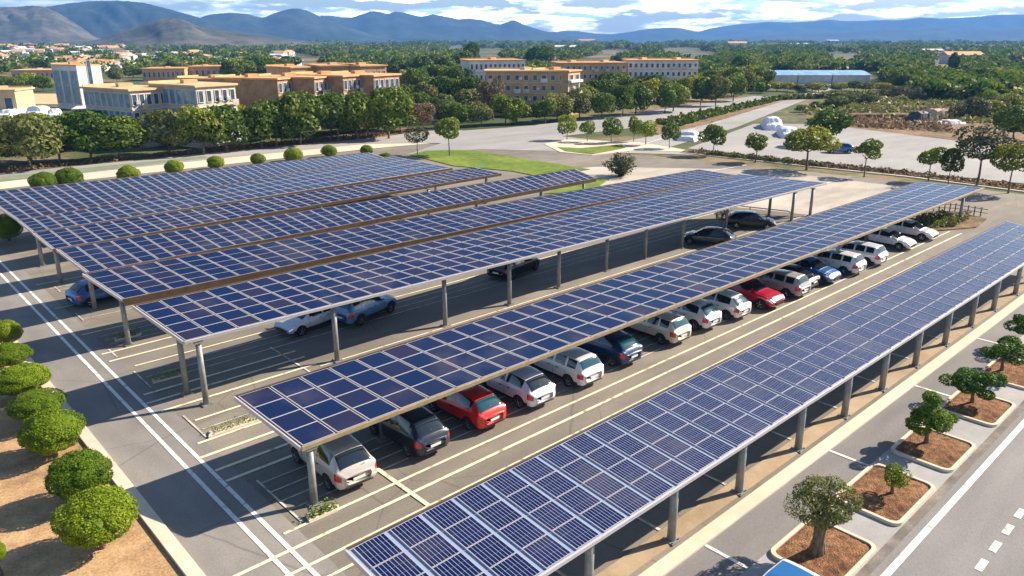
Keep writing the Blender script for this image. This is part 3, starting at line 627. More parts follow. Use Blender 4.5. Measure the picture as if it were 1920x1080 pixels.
# ---------------------------------------------------------------- cars
PRO = {   # y, zbot, zbelt, zroof, half width, half roof width (y: rear -, front +) for length 4
 'hatch': [(-2.03, .40, .70, .72, .52, .40), (-2.01, .32, .80, .82, .66, .52), (-1.96, .27, .89, .91, .75, .60), (-1.90, .24, .945, .975, .80, .64), (-1.84, .23, .955, 1.03, .82, .65), (-1.42, .21, .955, 1.37, .845, .575),
           (-1.20, .20, .955, 1.445, .85, .575), (-.5, .19, .94, 1.505, .855, .585), (.10, .19, .925, 1.475, .855, .58), (.40, .19, .915, 1.40, .85, .575), (1.08, .20, .895, .965, .845, .66),
           (1.5, .21, .84, .90, .83, .66), (1.80, .23, .73, .79, .79, .62), (1.95, .27, .60, .66, .70, .54), (2.0, .34, .50, .55, .60, .46)],
 'wagon': [(-2.03, .40, .72, .74, .56, .44), (-2.01, .32, .82, .84, .70, .56), (-1.97, .27, .91, .93, .77, .62), (-1.92, .23, .95, .99, .81, .66), (-1.72, .21, .955, 1.39, .84, .61),
           (-1.60, .20, .955, 1.445, .845, .61), (-.7, .19, .94, 1.485, .85, .62), (.05, .19, .925, 1.45, .85, .60), (.32, .19, .915, 1.38, .85, .59), (.98, .20, .89, .955, .845, .66),
           (1.45, .21, .84, .89, .83, .66), (1.80, .23, .73, .79, .79, .62), (1.95, .27, .60, .66, .70, .54), (2.0, .34, .50, .55, .60, .46)],
 'sedan': [(-2.00, .36, .66, .68, .68, .55), (-1.98, .29, .80, .82, .77, .60), (-1.90, .25, .88, .91, .81, .64), (-1.55, .23, .90, .97, .83, .66), (-.85, .21, .92, 1.35, .845, .56),
           (-.60, .20, .92, 1.40, .85, .57), (-.2, .19, .915, 1.43, .855, .58), (.15, .19, .905, 1.40, .855, .58), (.38, .19, .90, 1.34, .85, .57), (1.10, .20, .87, .93, .84, .64),
           (1.5, .21, .80, .86, .82, .64), (1.80, .23, .69, .75, .77, .60), (1.95, .27, .57, .62, .68, .52), (2.0, .34, .48, .52, .58, .44)],
}
def ring(zb0, zb, zr, w_, wr):
    p = [(0, zb0), (.45 * w_, zb0), (.86 * w_, zb0 + .01), (.95 * w_, zb0 + .07), (.985 * w_, zb0 + .20), (w_, zb0 + (zb - zb0) * .55), (.995 * w_, zb - .13), (.965 * w_, zb - .035), (.935 * w_, zb)]
    b0 = Vector((.935 * w_, zb)); t0 = Vector((wr, zr - .055))
    if t0.y < b0.y: t0.y = b0.y + .01
    for k in (.08, .5, .92): q = b0.lerp(t0, k); q.x += .02 * math.sin(math.pi * k) * min(1, (zr - zb) / .4); p.append(tuple(q))
    p += [tuple(t0), (wr * .95, zr - .02), (wr * .72, zr), (wr * .36, zr + .012), (0, zr + .016)]
    return p
NR = 33
def car_parts(prof, L_, W_, H_, roofglass=False):
    st = PRO[prof]; ys = [s[0] for s in st]
    yy = sorted(set(list(np.round(np.linspace(-2, 2, 72), 3)) + ys)); yy = [y for i, y in enumerate(yy) if i == 0 or y - yy[i-1] > .008 or y in ys]
    A = np.array([[np.interp(y, ys, [s[k] for s in st]) for k in range(1, 6)] for y in yy])
    B = A.copy()
    for _ in range(2):
        Bn = B.copy(); Bn[3:-3] = B[3:-3] * .5 + (B[2:-4] + B[4:-2]) * .25; B = Bn
    sy, sx, sz = L_ / 4.0, W_ / 1.7, H_ / 1.5
    V = []
    for y, a in zip(yy, B):
        h = ring(*a); hd = []
        for q in range(len(h) - 1): hd += [h[q], ((h[q][0] + h[q+1][0]) / 2, (h[q][1] + h[q+1][1]) / 2)]
        hd.append(h[-1])
        for _ in range(3): hd = [hd[0]] + [((hd[q-1][0] + 2 * hd[q][0] + hd[q+1][0]) / 4, (hd[q-1][1] + 2 * hd[q][1] + hd[q+1][1]) / 4) for q in range(1, len(hd) - 1)] + [hd[-1]]
        h = hd; full = [(x, z) for x, z in h] + [(-x, z) for x, z in h[-2:0:-1]]
        V.append([(x * sx, y * sy, z * sz) for x, z in full])
    n = len(V[0]); groups = {}
    def put(g, f): groups.setdefault(g, []).append(f)
    tb = [B[i][2] - B[i][1] for i in range(len(yy))]
    if prof == 'sedan': rw = (-1.50, -.85); wind = (.40, 1.06); side = (-1.12, .62)
    elif prof == 'wagon': rw = (-1.90, -1.66); wind = (.34, .94); side = (-1.55, .60)
    else: rw = (-1.86, -1.36); wind = (.42, 1.04); side = (-1.34, .72)
    for i in range(len(yy) - 1):
        ym = (yy[i] + yy[i+1]) / 2; hgt = (tb[i] + tb[i+1]) / 2
        for k in range(n):
            k2 = (k + 1) % n; f = (i * n + k, i * n + k2, (i+1) * n + k2, (i+1) * n + k)
            kk = (k if k < NR - 1 else n - 1 - k) // 2      # segment index in the half ring
            g = 'body'
            top = kk >= 12; glassband = kk in (9, 10, 11)
            if glassband and side[0] < ym < side[1] and hgt > .13 and not (-.30 < ym < -.22) and not (prof != 'hatch' and -1.02 < ym < -.95): g = 'side_window' + ('' if k < NR - 1 else '~')
            if kk >= 12 and wind[0] < ym < wind[1]: g = 'windscreen'
            if kk >= 12 and rw[0] < ym < rw[1]: g = 'rear_window'
            if roofglass and kk >= 13 and -1.52 < ym < .22: g = 'roof_glass'
            if -1.99 < ym < -1.74 and kk in (5, 6) : g = 'tail_light' + ('' if k < NR - 1 else '~')
            if 1.62 < ym < 1.93 and kk in (6, 7): g = 'headlight' + ('' if k < NR - 1 else '~')
            if kk in (2, 3) and abs(ym) < 1.72: g = 'sill'
            put(g, f)
    put('body', tuple(range(n))); put('body', tuple((len(yy) - 1) * n + k for k in range(n))[::-1])
    flat = [p for r_ in V for p in r_]
    return flat, groups, (sy, sx, sz)
def make_car(prof, L_, W_, H_, paint, glass, rearglass, label, cat='car', roofpaint=None, group='cars in the long row facing the aisle', name='parked_car', roofglass=None):
    flat, groups, (sy, sx, sz) = car_parts(prof, L_, W_, H_, roofglass is not None)
    o = empty(name, (0, 0, 0), 0, label, cat, group)
    for g, fs in groups.items():
        used = sorted({i for f in fs for i in f}); mp = {v_: i for i, v_ in enumerate(used)}
        b = MB(); b.v = [flat[i] for i in used]; b.f = [tuple(mp[i] for i in f)[::-1] for f in fs]; b.m = [0] * len(fs)
        nm = g.strip('~'); m = {'body': paint, 'sill': M['trim'], 'side_window': glass, 'windscreen': glass, 'rear_window': rearglass, 'roof_glass': roofglass, 'tail_light': M['taillamp'], 'headlight': M['headlamp']}[nm]
        b.build(nm, m, o, smooth=True)
    R_ = .315 * sz; W2 = W_ / 2
    for yw in (-1.20 * sy, 1.27 * sy):
        for sg in (-1, 1):
            b = MB(); x0 = sg * (W2 + .012); x1 = sg * (W2 - .21)
            prof_ = [(x1, R_ * .9), (x1 + sg * .03, R_), (x0 - sg * .03, R_), (x0, R_ * .93), (x0, R_ * .66)]
            n = 24
            vs = [(px_, r_ * math.cos(2 * math.pi * k / n), r_ * math.sin(2 * math.pi * k / n)) for px_, r_ in prof_ for k in range(n)]
            fs = [(j*n+k, j*n+(k+1) % n, (j+1)*n+(k+1) % n, (j+1)*n+k) for j in range(4) for k in range(n)]
            b.add(vs, fs); b.add([(x0 - sg*.05, R_*.68*math.cos(2*math.pi*k/n), R_*.68*math.sin(2*math.pi*k/n)) for k in range(n)], [tuple(range(n))])
            wh = b.build('wheel', M['rubber'], o, True); wh.location = (0, yw, R_)
            b = MB(); xr = x0 - sg * .012
            for k in range(5):
                a = 2 * math.pi * k / 5 + .3; b.bar((xr, 0, 0), (xr, R_ * .62 * math.cos(a), R_ * .62 * math.sin(a)), .085, .03)
            ri = [(xr, R_*q*math.cos(2*math.pi*k/n), R_*q*math.sin(2*math.pi*k/n)) for q in (.56, .67) for k in range(n)]
            b.add(ri, [(k, (k+1) % n, n+(k+1) % n, n+k) for k in range(n)]); b.box(min(xr, xr + sg*.015), max(xr, xr + sg*.015), -.05, .05, -.05, .05)
            b.build('rim', M['alloy'], wh)
            b = MB(); q = [(sg * (W2 + .004), yw + R_*1.18*math.cos(math.pi*k/14), R_ + R_*1.18*math.sin(math.pi*k/14)) for k in range(15)]
            b.add([(sg * (W2 + .004), yw, R_ * .7)] + [(p[0], p[1], p[2]) for p in q] + [(sg * (W2 - .12), p[1], p[2]) for p in q],
                  [(0, k + 1, k + 2) for k in range(14)] + [(k + 1, k + 2, k + 17, k + 16) for k in range(14)])
            b.build('wheel_arch', M['well'], o)
    for sg in (-1, 1):
        b = MB(); b.tube([(sg * (W2 - .09), .62 * sy, .95 * sz), (sg * (W2 + .04), .60 * sy, 1.0 * sz), (sg * (W2 + .13), .58 * sy, 1.0 * sz)], [.03, .075, .055], 8); b.build('mirror', paint, o, True)
    b = MB(); b.box(-.25, .25, -2.03 * sy - .015, -2.0 * sy + .03, .52 * sz, .63 * sz); b.build('number_plate', M['plate'], o)
    b = MB(); b.box(-.55 * sx, .55 * sx, -2.03 * sy - .012, -1.95 * sy, .30 * sz, .345 * sz); b.build('rear_bumper', M['trim'], o)
    b = MB(); b.bar((0, -1.93 * sy, .93 * sz), (0, -1.72 * sy, 1.14 * sz), .02, .02); b.bar((0, -1.93 * sy, .935 * sz), (.34, -1.90 * sy, .985 * sz), .018, .018); b.build('rear_wiper', M['trim'], o)
    b = MB(); b.box(-.40 * sx, .40 * sx, 2.0 * sy - .05, 2.0 * sy + .02, .33 * sz, .47 * sz); b.build('grille', M['trim'], o)
    # door seams and handles
    b = MB()
    for sg in (-1, 1):
        for ysm in (-1.0, -.26, .72):
            if prof == 'hatch' and ysm < -.9 : continue
            x = sg * (W2 * .998); b.box(min(x, x + sg*.003), max(x, x + sg*.003), ysm * sy - .008, ysm * sy + .008, .30 * sz, .80 * sz)
        for yh in (-.42, .10):
            x = sg * (W2 * .985); b.box(min(x, x + sg*.035), max(x, x + sg*.035), yh * sy - .20, yh * sy - .06, .80 * sz, .83 * sz)
    b.build('door_trim', M['trim'], o)
    return o
def paint(name, c, c2=None): return mat(name, c, 0.30, 0.15, coat=0.7, noise=3 if c2 else None, col2=c2)
P_ = {'champagne': paint('champagne_paint', (.50, .45, .40)), 'navy': paint('charcoal_navy_paint', (.018, .024, .040)), 'red': paint('red_paint', (.62, .022, .014)),
      'ice': paint('ice_white_paint', (.64, .67, .74)), 'silver': paint('silver_white_paint', (.70, .68, .68)), 'deepblue': paint('deep_blue_paint', (.008, .035, .11)),
      'beige': paint('beige_paint', (.66, .58, .46)), 'white': paint('white_paint', (.74, .74, .74)), 'crimson': paint('crimson_paint', (.42, .010, .035)), 'grey': paint('silver_grey_paint', (.36, .34, .33)),
      'blue': paint('blue_paint', (.03, .12, .36)), 'black': paint('black_paint', (.006, .007, .009)), 'sky': paint('light_blue_paint', (.10, .24, .46))}
# x of centre, y of rear bumper, profile, length, width, height, paint, rear glass, flip, label
cars = [
 (12.45, 21.75, 'hatch', 4.1, 1.78, 1.56, 'champagne', 'carglass', 0, 'champagne hatchback parked beside the front post at the near end of the row', -.02),
 (15.95, 21.75, 'hatch', 3.95, 1.72, 1.52, 'navy', 'carglass', 0, 'dark charcoal hatchback between the champagne car and the bright red one', 0),
 (19.10, 21.80, 'hatch', 3.9, 1.72, 1.45, 'red', 'tealglass', 0, 'bright red hatchback with silver patch on its bumper', .03),
 (22.15, 21.75, 'hatch', 4.1, 1.75, 1.48, 'ice', 'carglass', 0, 'ice white three-door hatchback right beyond the bright red car', 0),
 (25.45, 21.70, 'wagon', 4.4, 1.76, 1.50, 'silver', 'tealglass', 0, 'long silver white estate between the white hatchback and the deep blue car', 0),
 (28.85, 21.95, 'hatch', 4.0, 1.74, 1.48, 'deepblue', 'tealglass', 0, 'deep blue hatchback half hidden by the canopy edge', 0),
 (33.10, 21.90, 'wagon', 4.5, 1.76, 1.50, 'beige', 'tealglass', 0, 'beige estate with teal rear window beyond the deep blue car', 0),
 (36.25, 21.95, 'hatch', 4.2, 1.76, 1.52, 'ice', 'tealglass', 0, 'white hatchback with wide red tail lights beyond the beige estate', 0),
 (39.10, 21.7, 'hatch', 3.8, 1.72, 1.46, 'white', 'tealglass', 0, 'rounded white car with green rear window next to the crimson people carrier', 0),
 (42.30, 21.2, 'wagon', 4.6, 1.80, 1.58, 'crimson', 'carglass', 1, 'crimson people carrier parked nose out in the row', 0),
 (45.60, 21.2, 'wagon', 4.4, 1.76, 1.46, 'grey', 'carglass', 0, 'silver grey estate right beyond the crimson people carrier', 0),
 (47.70, 21.6, 'sedan', 4.3, 1.72, 1.40, 'navy', 'carglass', 0, 'dark car squeezed between the silver grey estate and the blue one', 0),
 (49.90, 21.1, 'hatch', 4.3, 1.78, 1.50, 'blue', 'carglass', 1, 'glossy blue car in the row with pale lower body', 0),
 (53.30, 20.9, 'wagon', 4.6, 1.76, 1.46, 'silver', 'carglass', 0, 'white estate with dark side stripe beyond the glossy blue car', 0),
 (56.80, 20.8, 'wagon', 4.4, 1.78, 1.50, 'ice', 'carglass', 0, 'pale estate last before the gap in the row', 0),
 (63.10, 21.0, 'sedan', 4.4, 1.74, 1.42, 'white', 'carglass', 1, 'white saloon first after the gap in the row', 0),
 (67.60, 20.9, 'sedan', 4.5, 1.76, 1.44, 'silver', 'carglass', 1, 'farthest white saloon in the row, beside the planted bed', 0)]
for (x, yr, pf, l_, w_, h_, pc, rg, fl, lab, rz) in cars:
    o = make_car(pf, l_, w_, h_, P_[pc], M['carglass'], M[rg], lab)
    o.location = (x, yr + l_ / 2, 0.035); o.rotation_euler = (0, 0, rz + (math.pi if fl else 0))
g2 = 'dark and blue vehicles under the middle canopies'
for (px, py, pf, l_, w_, h_, pc, rot, lab) in [
    (583, 603, 'sedan', 4.2, 1.8, 1.4, 'ice', 100, 'silver white car under the third canopy'),
    (684, 585, 'wagon', 4.3, 1.85, 1.62, 'sky', -75, 'light blue off-roader beside the tall post under the third canopy'),
    (965, 505, 'wagon', 4.6, 1.8, 1.5, 'black', -78, 'black car with bright trim under the middle of the third canopy'),
    (1328, 452, 'hatch', 4.2, 1.8, 1.45, 'black', 20, 'black rounded car with red badge lamps near a post, closer of two'),
    (1407, 420, 'hatch', 4.3, 1.8, 1.42, 'black', 215, 'black rounded car parked farthest under the third canopy')]:
    o = make_car(pf, l_, w_, h_, P_[pc], M['carglass'], M['carglass'], lab, group=g2); X, Y = G(px, py, .3); o.location = (X, Y, .035); o.rotation_euler = (0, 0, R(rot))
o = make_car('hatch', 4.1, 1.8, 1.5, P_['blue'], M['carglass'], M['carglass'], 'blue vehicle in deep shade at the drive end of the fourth canopy', group=g2)
X, Y = G(195, 548, .5); o.location = (X, Y, .035); o.rotation_euler = (0, 0, R(-80))
o = make_car('wagon', 4.1, 1.80, 1.5, P_['white'], M['carglass'], M['carglass'], 'white car with large blue glass roof beside the olive tree island, cut by picture bottom', group=None, roofglass=mat('blue_glass', (.012, .11, .30), .10, spec=.9, coat=.5))
o.location = (16.95, 7.65, .04); o.rotation_euler = (0, 0, math.pi / 2)
o = make_car('hatch', 3.9, 1.7, 1.45, P_['blue'], M['carglass'], M['carglass'], 'small blue car on the far parking under the big tree', group=None); X, Y = G(1573, 287); o.location = (X, Y, .06); o.rotation_euler = (0, 0, R(40))

# small plant beds at the post feet
def foot_bed(px, py, w_, label):
    X, Y = G(px, py); o = empty('plant_bed', (X, Y, 0.03), 0, label, 'plant bed', 'plant beds at the canopy posts')
    b = MB(); b.slab([(-w_*.5, -.18), (w_*.6, -.2), (w_*.75, .0), (w_*.5, .25), (-w_*.4, .28)], 0, .10); b.build('soil_mound', M['cream'], o)
    n = 420; p = np.stack([rng.uniform(-w_*.4, w_*.65, n), rng.uniform(-.16, .22, n), .1 + rng.random(n) ** 2 * .35], 1)
    nn = rng.normal(size=(n, 3)); nn /= np.linalg.norm(nn, axis=1)[:, None]
    obj('foliage', quad_mesh('foliage', p, nn, rng.uniform(.02, .05, n), rng.random(n), L['lime']), o)
foot_bed(600, 968, 1.0, 'small green plants at the foot of the post beside the champagne car')
foot_bed(440, 803, 2.4, 'strip of green ground plants at the tall post of the third canopy')
foot_bed(310, 712, 1.3, 'small mound of dry plants at the rear post by the drive')
foot_bed(235, 635, 1.2, 'small yellowish plants at the fourth canopy front post')
# ---------------------------------------------------------------- island trees
tr = 'small trees in the kerbed islands'
def island_tree(x, y, wd, h, kind, label, thick, tf, n=5200, nl=22, leaf=.032, rad=(1, 1, .85), seed=1, name='island_tree', lobe=(.24, .42), gnarl=False):
    o = empty(name, (x, y, .1), 0, label, 'tree', tr)
    me = crown_mesh('crown', L[kind], n=n, nl=nl, leaf=leaf, rad=rad, seed=seed, lobe=lobe if kind == 'pine' else (lobe[0] + .06, lobe[1] + .06), spread=.84 if kind == 'pine' else .66)
    c = obj('crown', me, o); ch = h * (1 - tf); c.scale = (wd/2, wd/2, ch/2/rad[2]); c.location = (0, 0, h - ch/2)
    b = MB(); tz = h * tf + ch * .2
    if gnarl:
        for k in range(6):
            a = k * 1.047; q = thick * .75
            b.tube([(math.cos(a)*q*1.25, math.sin(a)*q*1.25, -.1), (math.cos(a)*q*.85, math.sin(a)*q*.85, tz*.25), (math.cos(a+.6)*q*.7, math.sin(a+.6)*q*.7, tz*.6), (math.cos(a+1)*q*1.3, math.sin(a+1)*q*1.3, tz*1.15)],
                   [thick*.62, thick*.55, thick*.42, thick*.18], 8)
    b.tube([(0, 0, -.1), (.03, .02, tz*.4), (-.02, .04, tz)], [thick*1.25, thick*.9, thick*.7], 10)
    for k in range(5):
        a = 1.25 * k; b.tube([(-.02, .04, tz*.9), (math.cos(a)*wd*.14, math.sin(a)*wd*.14, tz+ch*.15), (math.cos(a)*wd*.27, math.sin(a)*wd*.27, tz+ch*.4)], [thick*.5, thick*.3, thick*.12], 6)
    b.build('trunk', M['bark'], o, True); return o
def it_at(px, py): return G(px, py, .1)
X, Y = it_at(1531, 1038); island_tree(X, Y, 2.2, 2.8, 'olive', 'olive tree with a thick gnarled pale trunk in the nearest island',   .20, .33, 16000, 26, .030, seed=11, name='olive_tree', gnarl=True)
X, Y = it_at(1672, 928); island_tree(X, Y, .98, 1.35, 'lime', 'smallest shrub-like tree with pink tinged tip, second island', .07, .24, 3800, 14, .055, (1, 1, .95), 12)
X, Y = it_at(1736, 833); island_tree(X, Y, 2.4, 2.3, 'pine', 'bright green ragged pine with side branches, third island', .09, .20, 11000, 19, .038, (1, .85, 1.0), 23, 'pine_tree', (.22, .36))
X, Y = it_at(1822, 757); island_tree(X, Y, 2.45, 1.75, 'pine', 'dark spreading small pine, fourth island', .09, .22, 9500, 17, .038, (1, 1, .7), 34, 'pine_tree', (.26, .38))
X, Y = it_at(1878, 696); island_tree(X, Y, 2.4, 1.85, 'pine', 'rounded small pine with reddish mulch below, fifth island', .09, .22, 9500, 19, .038, (1, 1, .8), 45, 'pine_tree', (.28, .40))
X, Y = it_at(1925, 655); island_tree(X, Y, 2.2, 1.9, 'pine', 'small pine cut by the picture edge beyond the fifth island', .09, .22, 9000, 17, .038, (1, 1, .8), 56, 'pine_tree')
# ---------------------------------------------------------------- park trees
g3 = 'separate trees around the junction and parking'
for (x, yb, wp, hp, k, lab, tf, v) in [
    (783, 291, 50, 54, 'grey', 'small pale round tree at the left end of the junction lawn', .36, 0),
    (843, 293, 64, 72, 'mid', 'green tree with a clear trunk standing on the junction lawn', .38, 1),
    (1063, 263, 43, 46, 'lime', 'first lime green ball tree on the traffic island', .22, 0),
    (1101, 266, 37, 40, 'lime', 'second, slightly lower ball tree on the traffic island', .24, 1),
    (1146, 269, 45, 46, 'lime', 'third ball tree with forked trunk on the traffic island', .26, 2),
    (1188, 266, 34, 48, 'mid', 'darker tree behind the touching pair on the traffic island', .2, 0),
    (1211, 272, 50, 46, 'lime', 'broad lime tree in front of the darker one', .24, 1),
    (1255, 279, 42, 46, 'lime', 'ball tree with slim trunk before the white heap', .30, 2),
    (1336, 292, 54, 58, 'mid', 'leaning green tree in the hedge strip, first toward the lot', .28, 2),
    (1416, 305, 66, 54, 'sparse', 'low wide tree in the hedge strip with two crown masses', .30, 1),
    (1512, 319, 108, 82, 'yellow', 'wide yellow green tree, brightest in the hedge strip', .34, 0),
    (1620, 332, 64, 70, 'sparse', 'single open crowned tree on a thin leaning trunk', .42, 0),
    (1741, 340, 62, 68, 'sparse', 'open crowned tree left of the big grey green one', .38, 2),
    (1778, 345, 44, 68, 'mid', 'dark narrow tree squeezed beside the big grey green one', .25, 1),
    (1832, 349, 118, 112, 'grey', 'big grey green tree with tall bare trunk in the hedge strip', .36, 1),
    (1890, 363, 82, 92, 'yellow', 'yellowish tree nearest to the right picture edge', .40, 2),
    (1548, 272, 96, 68, 'dark', 'big dark dome tree behind the yellow green one', .08, 0),
    (1900, 262, 90, 62, 'dark', 'dark bushy tree at the edge of the wasteland by the picture edge', .05, 1)]:
    tree_px('park_tree', x, yb, wp, hp, k, lab, group=g3, trunk_frac=tf, v=v)
# loose shrub before the canopies
X, Y = G(1166, 331); o = empty('loose_shrub', (X, Y, 0), 0, 'loose spiky grey green shrub at the lot corner behind the canopies', 'shrub')
n = 2600; st = 60; aa = rng.uniform(0, 6.28, st); tl = rng.uniform(.25, 1, st); P1 = []
for i in range(n):
    k = rng.integers(0, st); t = rng.random() ** .7; e = np.array([math.cos(aa[k]) * 2.9 * tl[k], math.sin(aa[k]) * 2.9 * tl[k], 3.0 * (1.15 - tl[k] * .75)]); P1.append(e * t + rng.normal(size=3) * .14)
P1 = np.array(P1); P1[:, 2] = np.abs(P1[:, 2]) + .05; nn = rng.normal(size=(n, 3)); nn /= np.linalg.norm(nn, axis=1)[:, None]
obj('foliage', quad_mesh('foliage', P1, nn, rng.uniform(.07, .15, n), rng.random(n), L['grey']), o)
b = MB()
for k in range(0, st, 2): b.tube([(0, 0, 0), (math.cos(aa[k]) * 2.6 * tl[k], math.sin(aa[k]) * 2.6 * tl[k], 2.6 * (1.15 - tl[k] * .75))], [.05, .015], 5)
b.build('stems', M['bark'], o)
# ---------------------------------------------------------------- tree belts
def belt(pts, n, wr, hr, kinds, jit, gname, lab, tf=.10):
    """pts: image polyline of bases; n trees"""
    seg = [math.dist(pts[i], pts[i+1]) for i in range(len(pts)-1)]; tot = sum(seg)
    for i in range(n):
        d = tot * (i + .5 + random.uniform(-.3, .3)) / n; k = 0
        while k < len(seg) - 1 and d > seg[k]: d -= seg[k]; k += 1
        t = d / seg[k]; x = lerp(pts[k][0], pts[k+1][0], t); y = lerp(pts[k][1], pts[k+1][1], t) + random.uniform(-jit, jit)
        kd = random.choice(kinds); s = scale_at(*G(x, y), 2)
        X, Y = G(x, y); tree('belt_tree', X, Y, random.uniform(*wr) * s, random.uniform(*hr) * s, kd, lab[kd], group=lab[kd], trunk_frac=tf)
lb = lambda a, w_: {'mid': 'mid green %s %s' % (w_, a), 'dark': 'dark green %s %s' % (w_, a), 'olive': 'olive green %s %s' % (w_, a), 'lime': 'bright green %s %s' % (w_, a), 'yellow': 'yellow green %s %s' % (w_, a),
                'brown': 'dry brown %s %s' % (w_, a), 'grey': 'grey green %s %s' % (w_, a), 'sparse': 'open crowned %s %s' % (w_, a), 'cypress': 'tall dark narrow %s %s' % (w_, a)}
a1 = lb('in the belt between back road and buildings', 'tree')
belt([(-90, 330), (0, 312), (200, 300), (330, 292)], 7, (110, 140), (80, 97), ['olive', 'mid', 'olive', 'dark'], 3, 1, a1)
belt([(360, 290), (560, 272), (740, 258)], 8, (90, 125), (80, 100), ['mid', 'dark', 'mid', 'dark'], 3, 1, a1)
belt([(-60, 288), (200, 272), (460, 262), (740, 240)], 15, (80, 110), (58, 72), ['mid', 'dark', 'mid', 'olive', 'lime'], 3, 1, a1)
belt([(-60, 262), (200, 252), (460, 246)], 12, (60, 80), (40, 48), ['mid', 'olive', 'lime', 'yellow'], 3, 1, a1)
for x, yb, wp, hp, k, lab in [(690, 258, 95, 76, 'yellow', 'sunlit yellow green tree at the end of the belt by the road'), (60, 318, 120, 100, 'olive', 'dry olive tree in the belt near the picture edge'),
                              (925, 225, 66, 74, 'brown', 'bare brownish tree before the tan apartment block'), (957, 234, 38, 40, 'lime', 'bright green bush tree beside the far road'),
                              (830, 232, 52, 44, 'grey', 'pale grey green tree at the road bend'), (1785, 140, 22, 42, 'cypress', 'lone dark cypress in the far woodland'),
                              (886, 128, 36, 46, 'dark', 'dark round tree above the far blocks'), (1010, 132, 66, 44, 'dark', 'dark tree mass between two far blocks'),
                              (1385, 150, 50, 46, 'dark', 'dark tall tree in the woodland right of the long block'), (1130, 180, 50, 48, 'dark', 'dark tree beside the long block')]:
    tree_px('belt_tree', x, yb, wp, hp, k, lab, trunk_frac=.12)
a2 = lb('along the far side of the avenue', 'tree')
belt([(735, 250), (880, 238), (1000, 232), (1140, 222), (1290, 205), (1400, 186)], 18, (48, 74), (44, 60), ['mid', 'dark', 'olive', 'mid', 'brown', 'dark'], 3, 1, a2)
belt([(740, 232), (900, 216), (1100, 206), (1290, 190), (1420, 176)], 18, (48, 66), (44, 56), ['mid', 'dark', 'yellow', 'olive'], 3, 1, a2)
belt([(740, 212), (900, 200)], 5, (56, 70), (52, 60), ['mid', 'dark', 'olive'], 3, 1, a2)
belt([(1090, 190), (1240, 180), (1440, 165)], 11, (44, 60), (38, 48), ['mid', 'dark', 'yellow'], 3, 1, a2)
a3 = lb('in the woodland behind the blocks', 'tree')
belt([(755, 185), (830, 178), (905, 172)], 8, (48, 62), (48, 62), ['dark', 'mid', 'dark', 'olive'], 4, 1, a3)
belt([(740, 152), (880, 146)], 6, (44, 56), (40, 50), ['mid', 'dark', 'olive'], 4, 1, a3)
belt([(420, 152), (560, 138)], 6, (48, 60), (32, 40), ['dark', 'mid'], 3, 1, a3)
belt([(1440, 172), (1660, 172)], 10, (28, 40), (15, 19), ['mid', 'olive', 'yellow', 'dark'], 2, 1, lb('around the blue roofed sheds', 'tree'))
belt([(1670, 172), (1920, 168)], 10, (40, 62), (28, 40), ['mid', 'dark', 'yellow', 'olive'], 4, 1, lb('around the blue roofed sheds', 'tree'))
belt([(1320, 168), (1425, 170)], 6, (40, 62), (28, 40), ['mid', 'dark', 'yellow', 'olive'], 4, 1, lb('around the blue roofed sheds', 'tree'))
a4 = lb('in the scrub beside the wasteland', 'shrub')
belt([(1560, 205), (1700, 186), (1800, 190), (1920, 205)], 12, (34, 56), (20, 30), ['lime', 'olive', 'mid', 'grey'], 5, 1, a4, .02)
belt([(1790, 225), (1860, 215), (1930, 225)], 8, (40, 60), (30, 44), ['olive', 'grey', 'yellow'], 6, 1, a4, .02)
belt([(1500, 212), (1560, 200), (1600, 192)], 6, (26, 40), (12, 18), ['lime', 'mid'], 3, 1, a4, .02)
belt([(0, 172), (90, 170)], 4, (34, 48), (28, 34), ['lime', 'dark'], 2, 1, lb('among the town roofs', 'tree'))
belt([(200, 155), (300, 140), (400, 135)], 6, (30, 40), (20, 30), ['lime', 'olive', 'mid'], 3, 1, lb('among the town roofs', 'tree'))

# low planting: median strips, hedge, scrub as ground cover
def cover(name, polys, n, size, h, m, label, cat):
    V = []; per = n // len(polys)
    for pl in polys:
        a, b_, c, d = [np.array(p) for p in pl]
        u = rng.random((per, 1)); v = rng.random((per, 1)); q = (a * (1 - u) + b_ * u) * (1 - v) + (d * (1 - u) + c * u) * v
        V.append(q)
    q = np.concatenate(V); k = len(q)
    hh = (np.sin(q[:, 0] * 1.7) * np.sin(q[:, 1] * 2.3 + 1) * .5 + .5) * .6 + .4
    P = np.concatenate([q, (rng.random(k) * h * hh + .08)[:, None]], 1); nn = rng.normal(size=(k, 3)) + [0, 0, .5]; nn /= np.linalg.norm(nn, axis=1)[:, None]
    return tag(obj(name, quad_mesh(name, P, nn, size * rng.uniform(.6, 1.4, k), rng.random(k), m)), label, cat, kind='stuff')
cover('hedge_plants', [[(95.8, 65), (98.6, 65), (99.8, 48), (97.3, 47)], [(97.3, 47), (99.8, 48), (101.2, 36), (98.9, 35)], [(98.9, 35), (101.2, 36), (100.4, 12), (97.8, 12)]], 5200, .16, .55, L['brown'], 'low dry hedge between lot and far parking', 'hedge')
cover('hedge_greens', [[(95.9, 62), (97.8, 62), (99.2, 46), (97.4, 45)]], 2600, .15, .65, L['olive'], 'greener part of the low hedge strip', 'hedge')
cover('median_plants', [[(125, 93.5), (125, 87), (160, 97), (160, 101)], [(160, 101), (160, 97), (212, 110.2), (212, 111.2)]], 5200, .35, 1.3, L['mid'], 'green planting in the avenue median', 'shrubs')
cover('garden_plants', [[G(1650, 436), G(1730, 405), G(1820, 412), G(1790, 428)]], 2600, .10, .8, L['olive'], 'overgrown bed at the far end of the parked row', 'shrubs')
cover('hedge_border', [[(-40, 72.6), (8, 72.6), (8, 74.6), (-40, 74.6)]], 5000, .10, .9, L['mid'], 'dark low hedge behind the drive end', 'hedge')
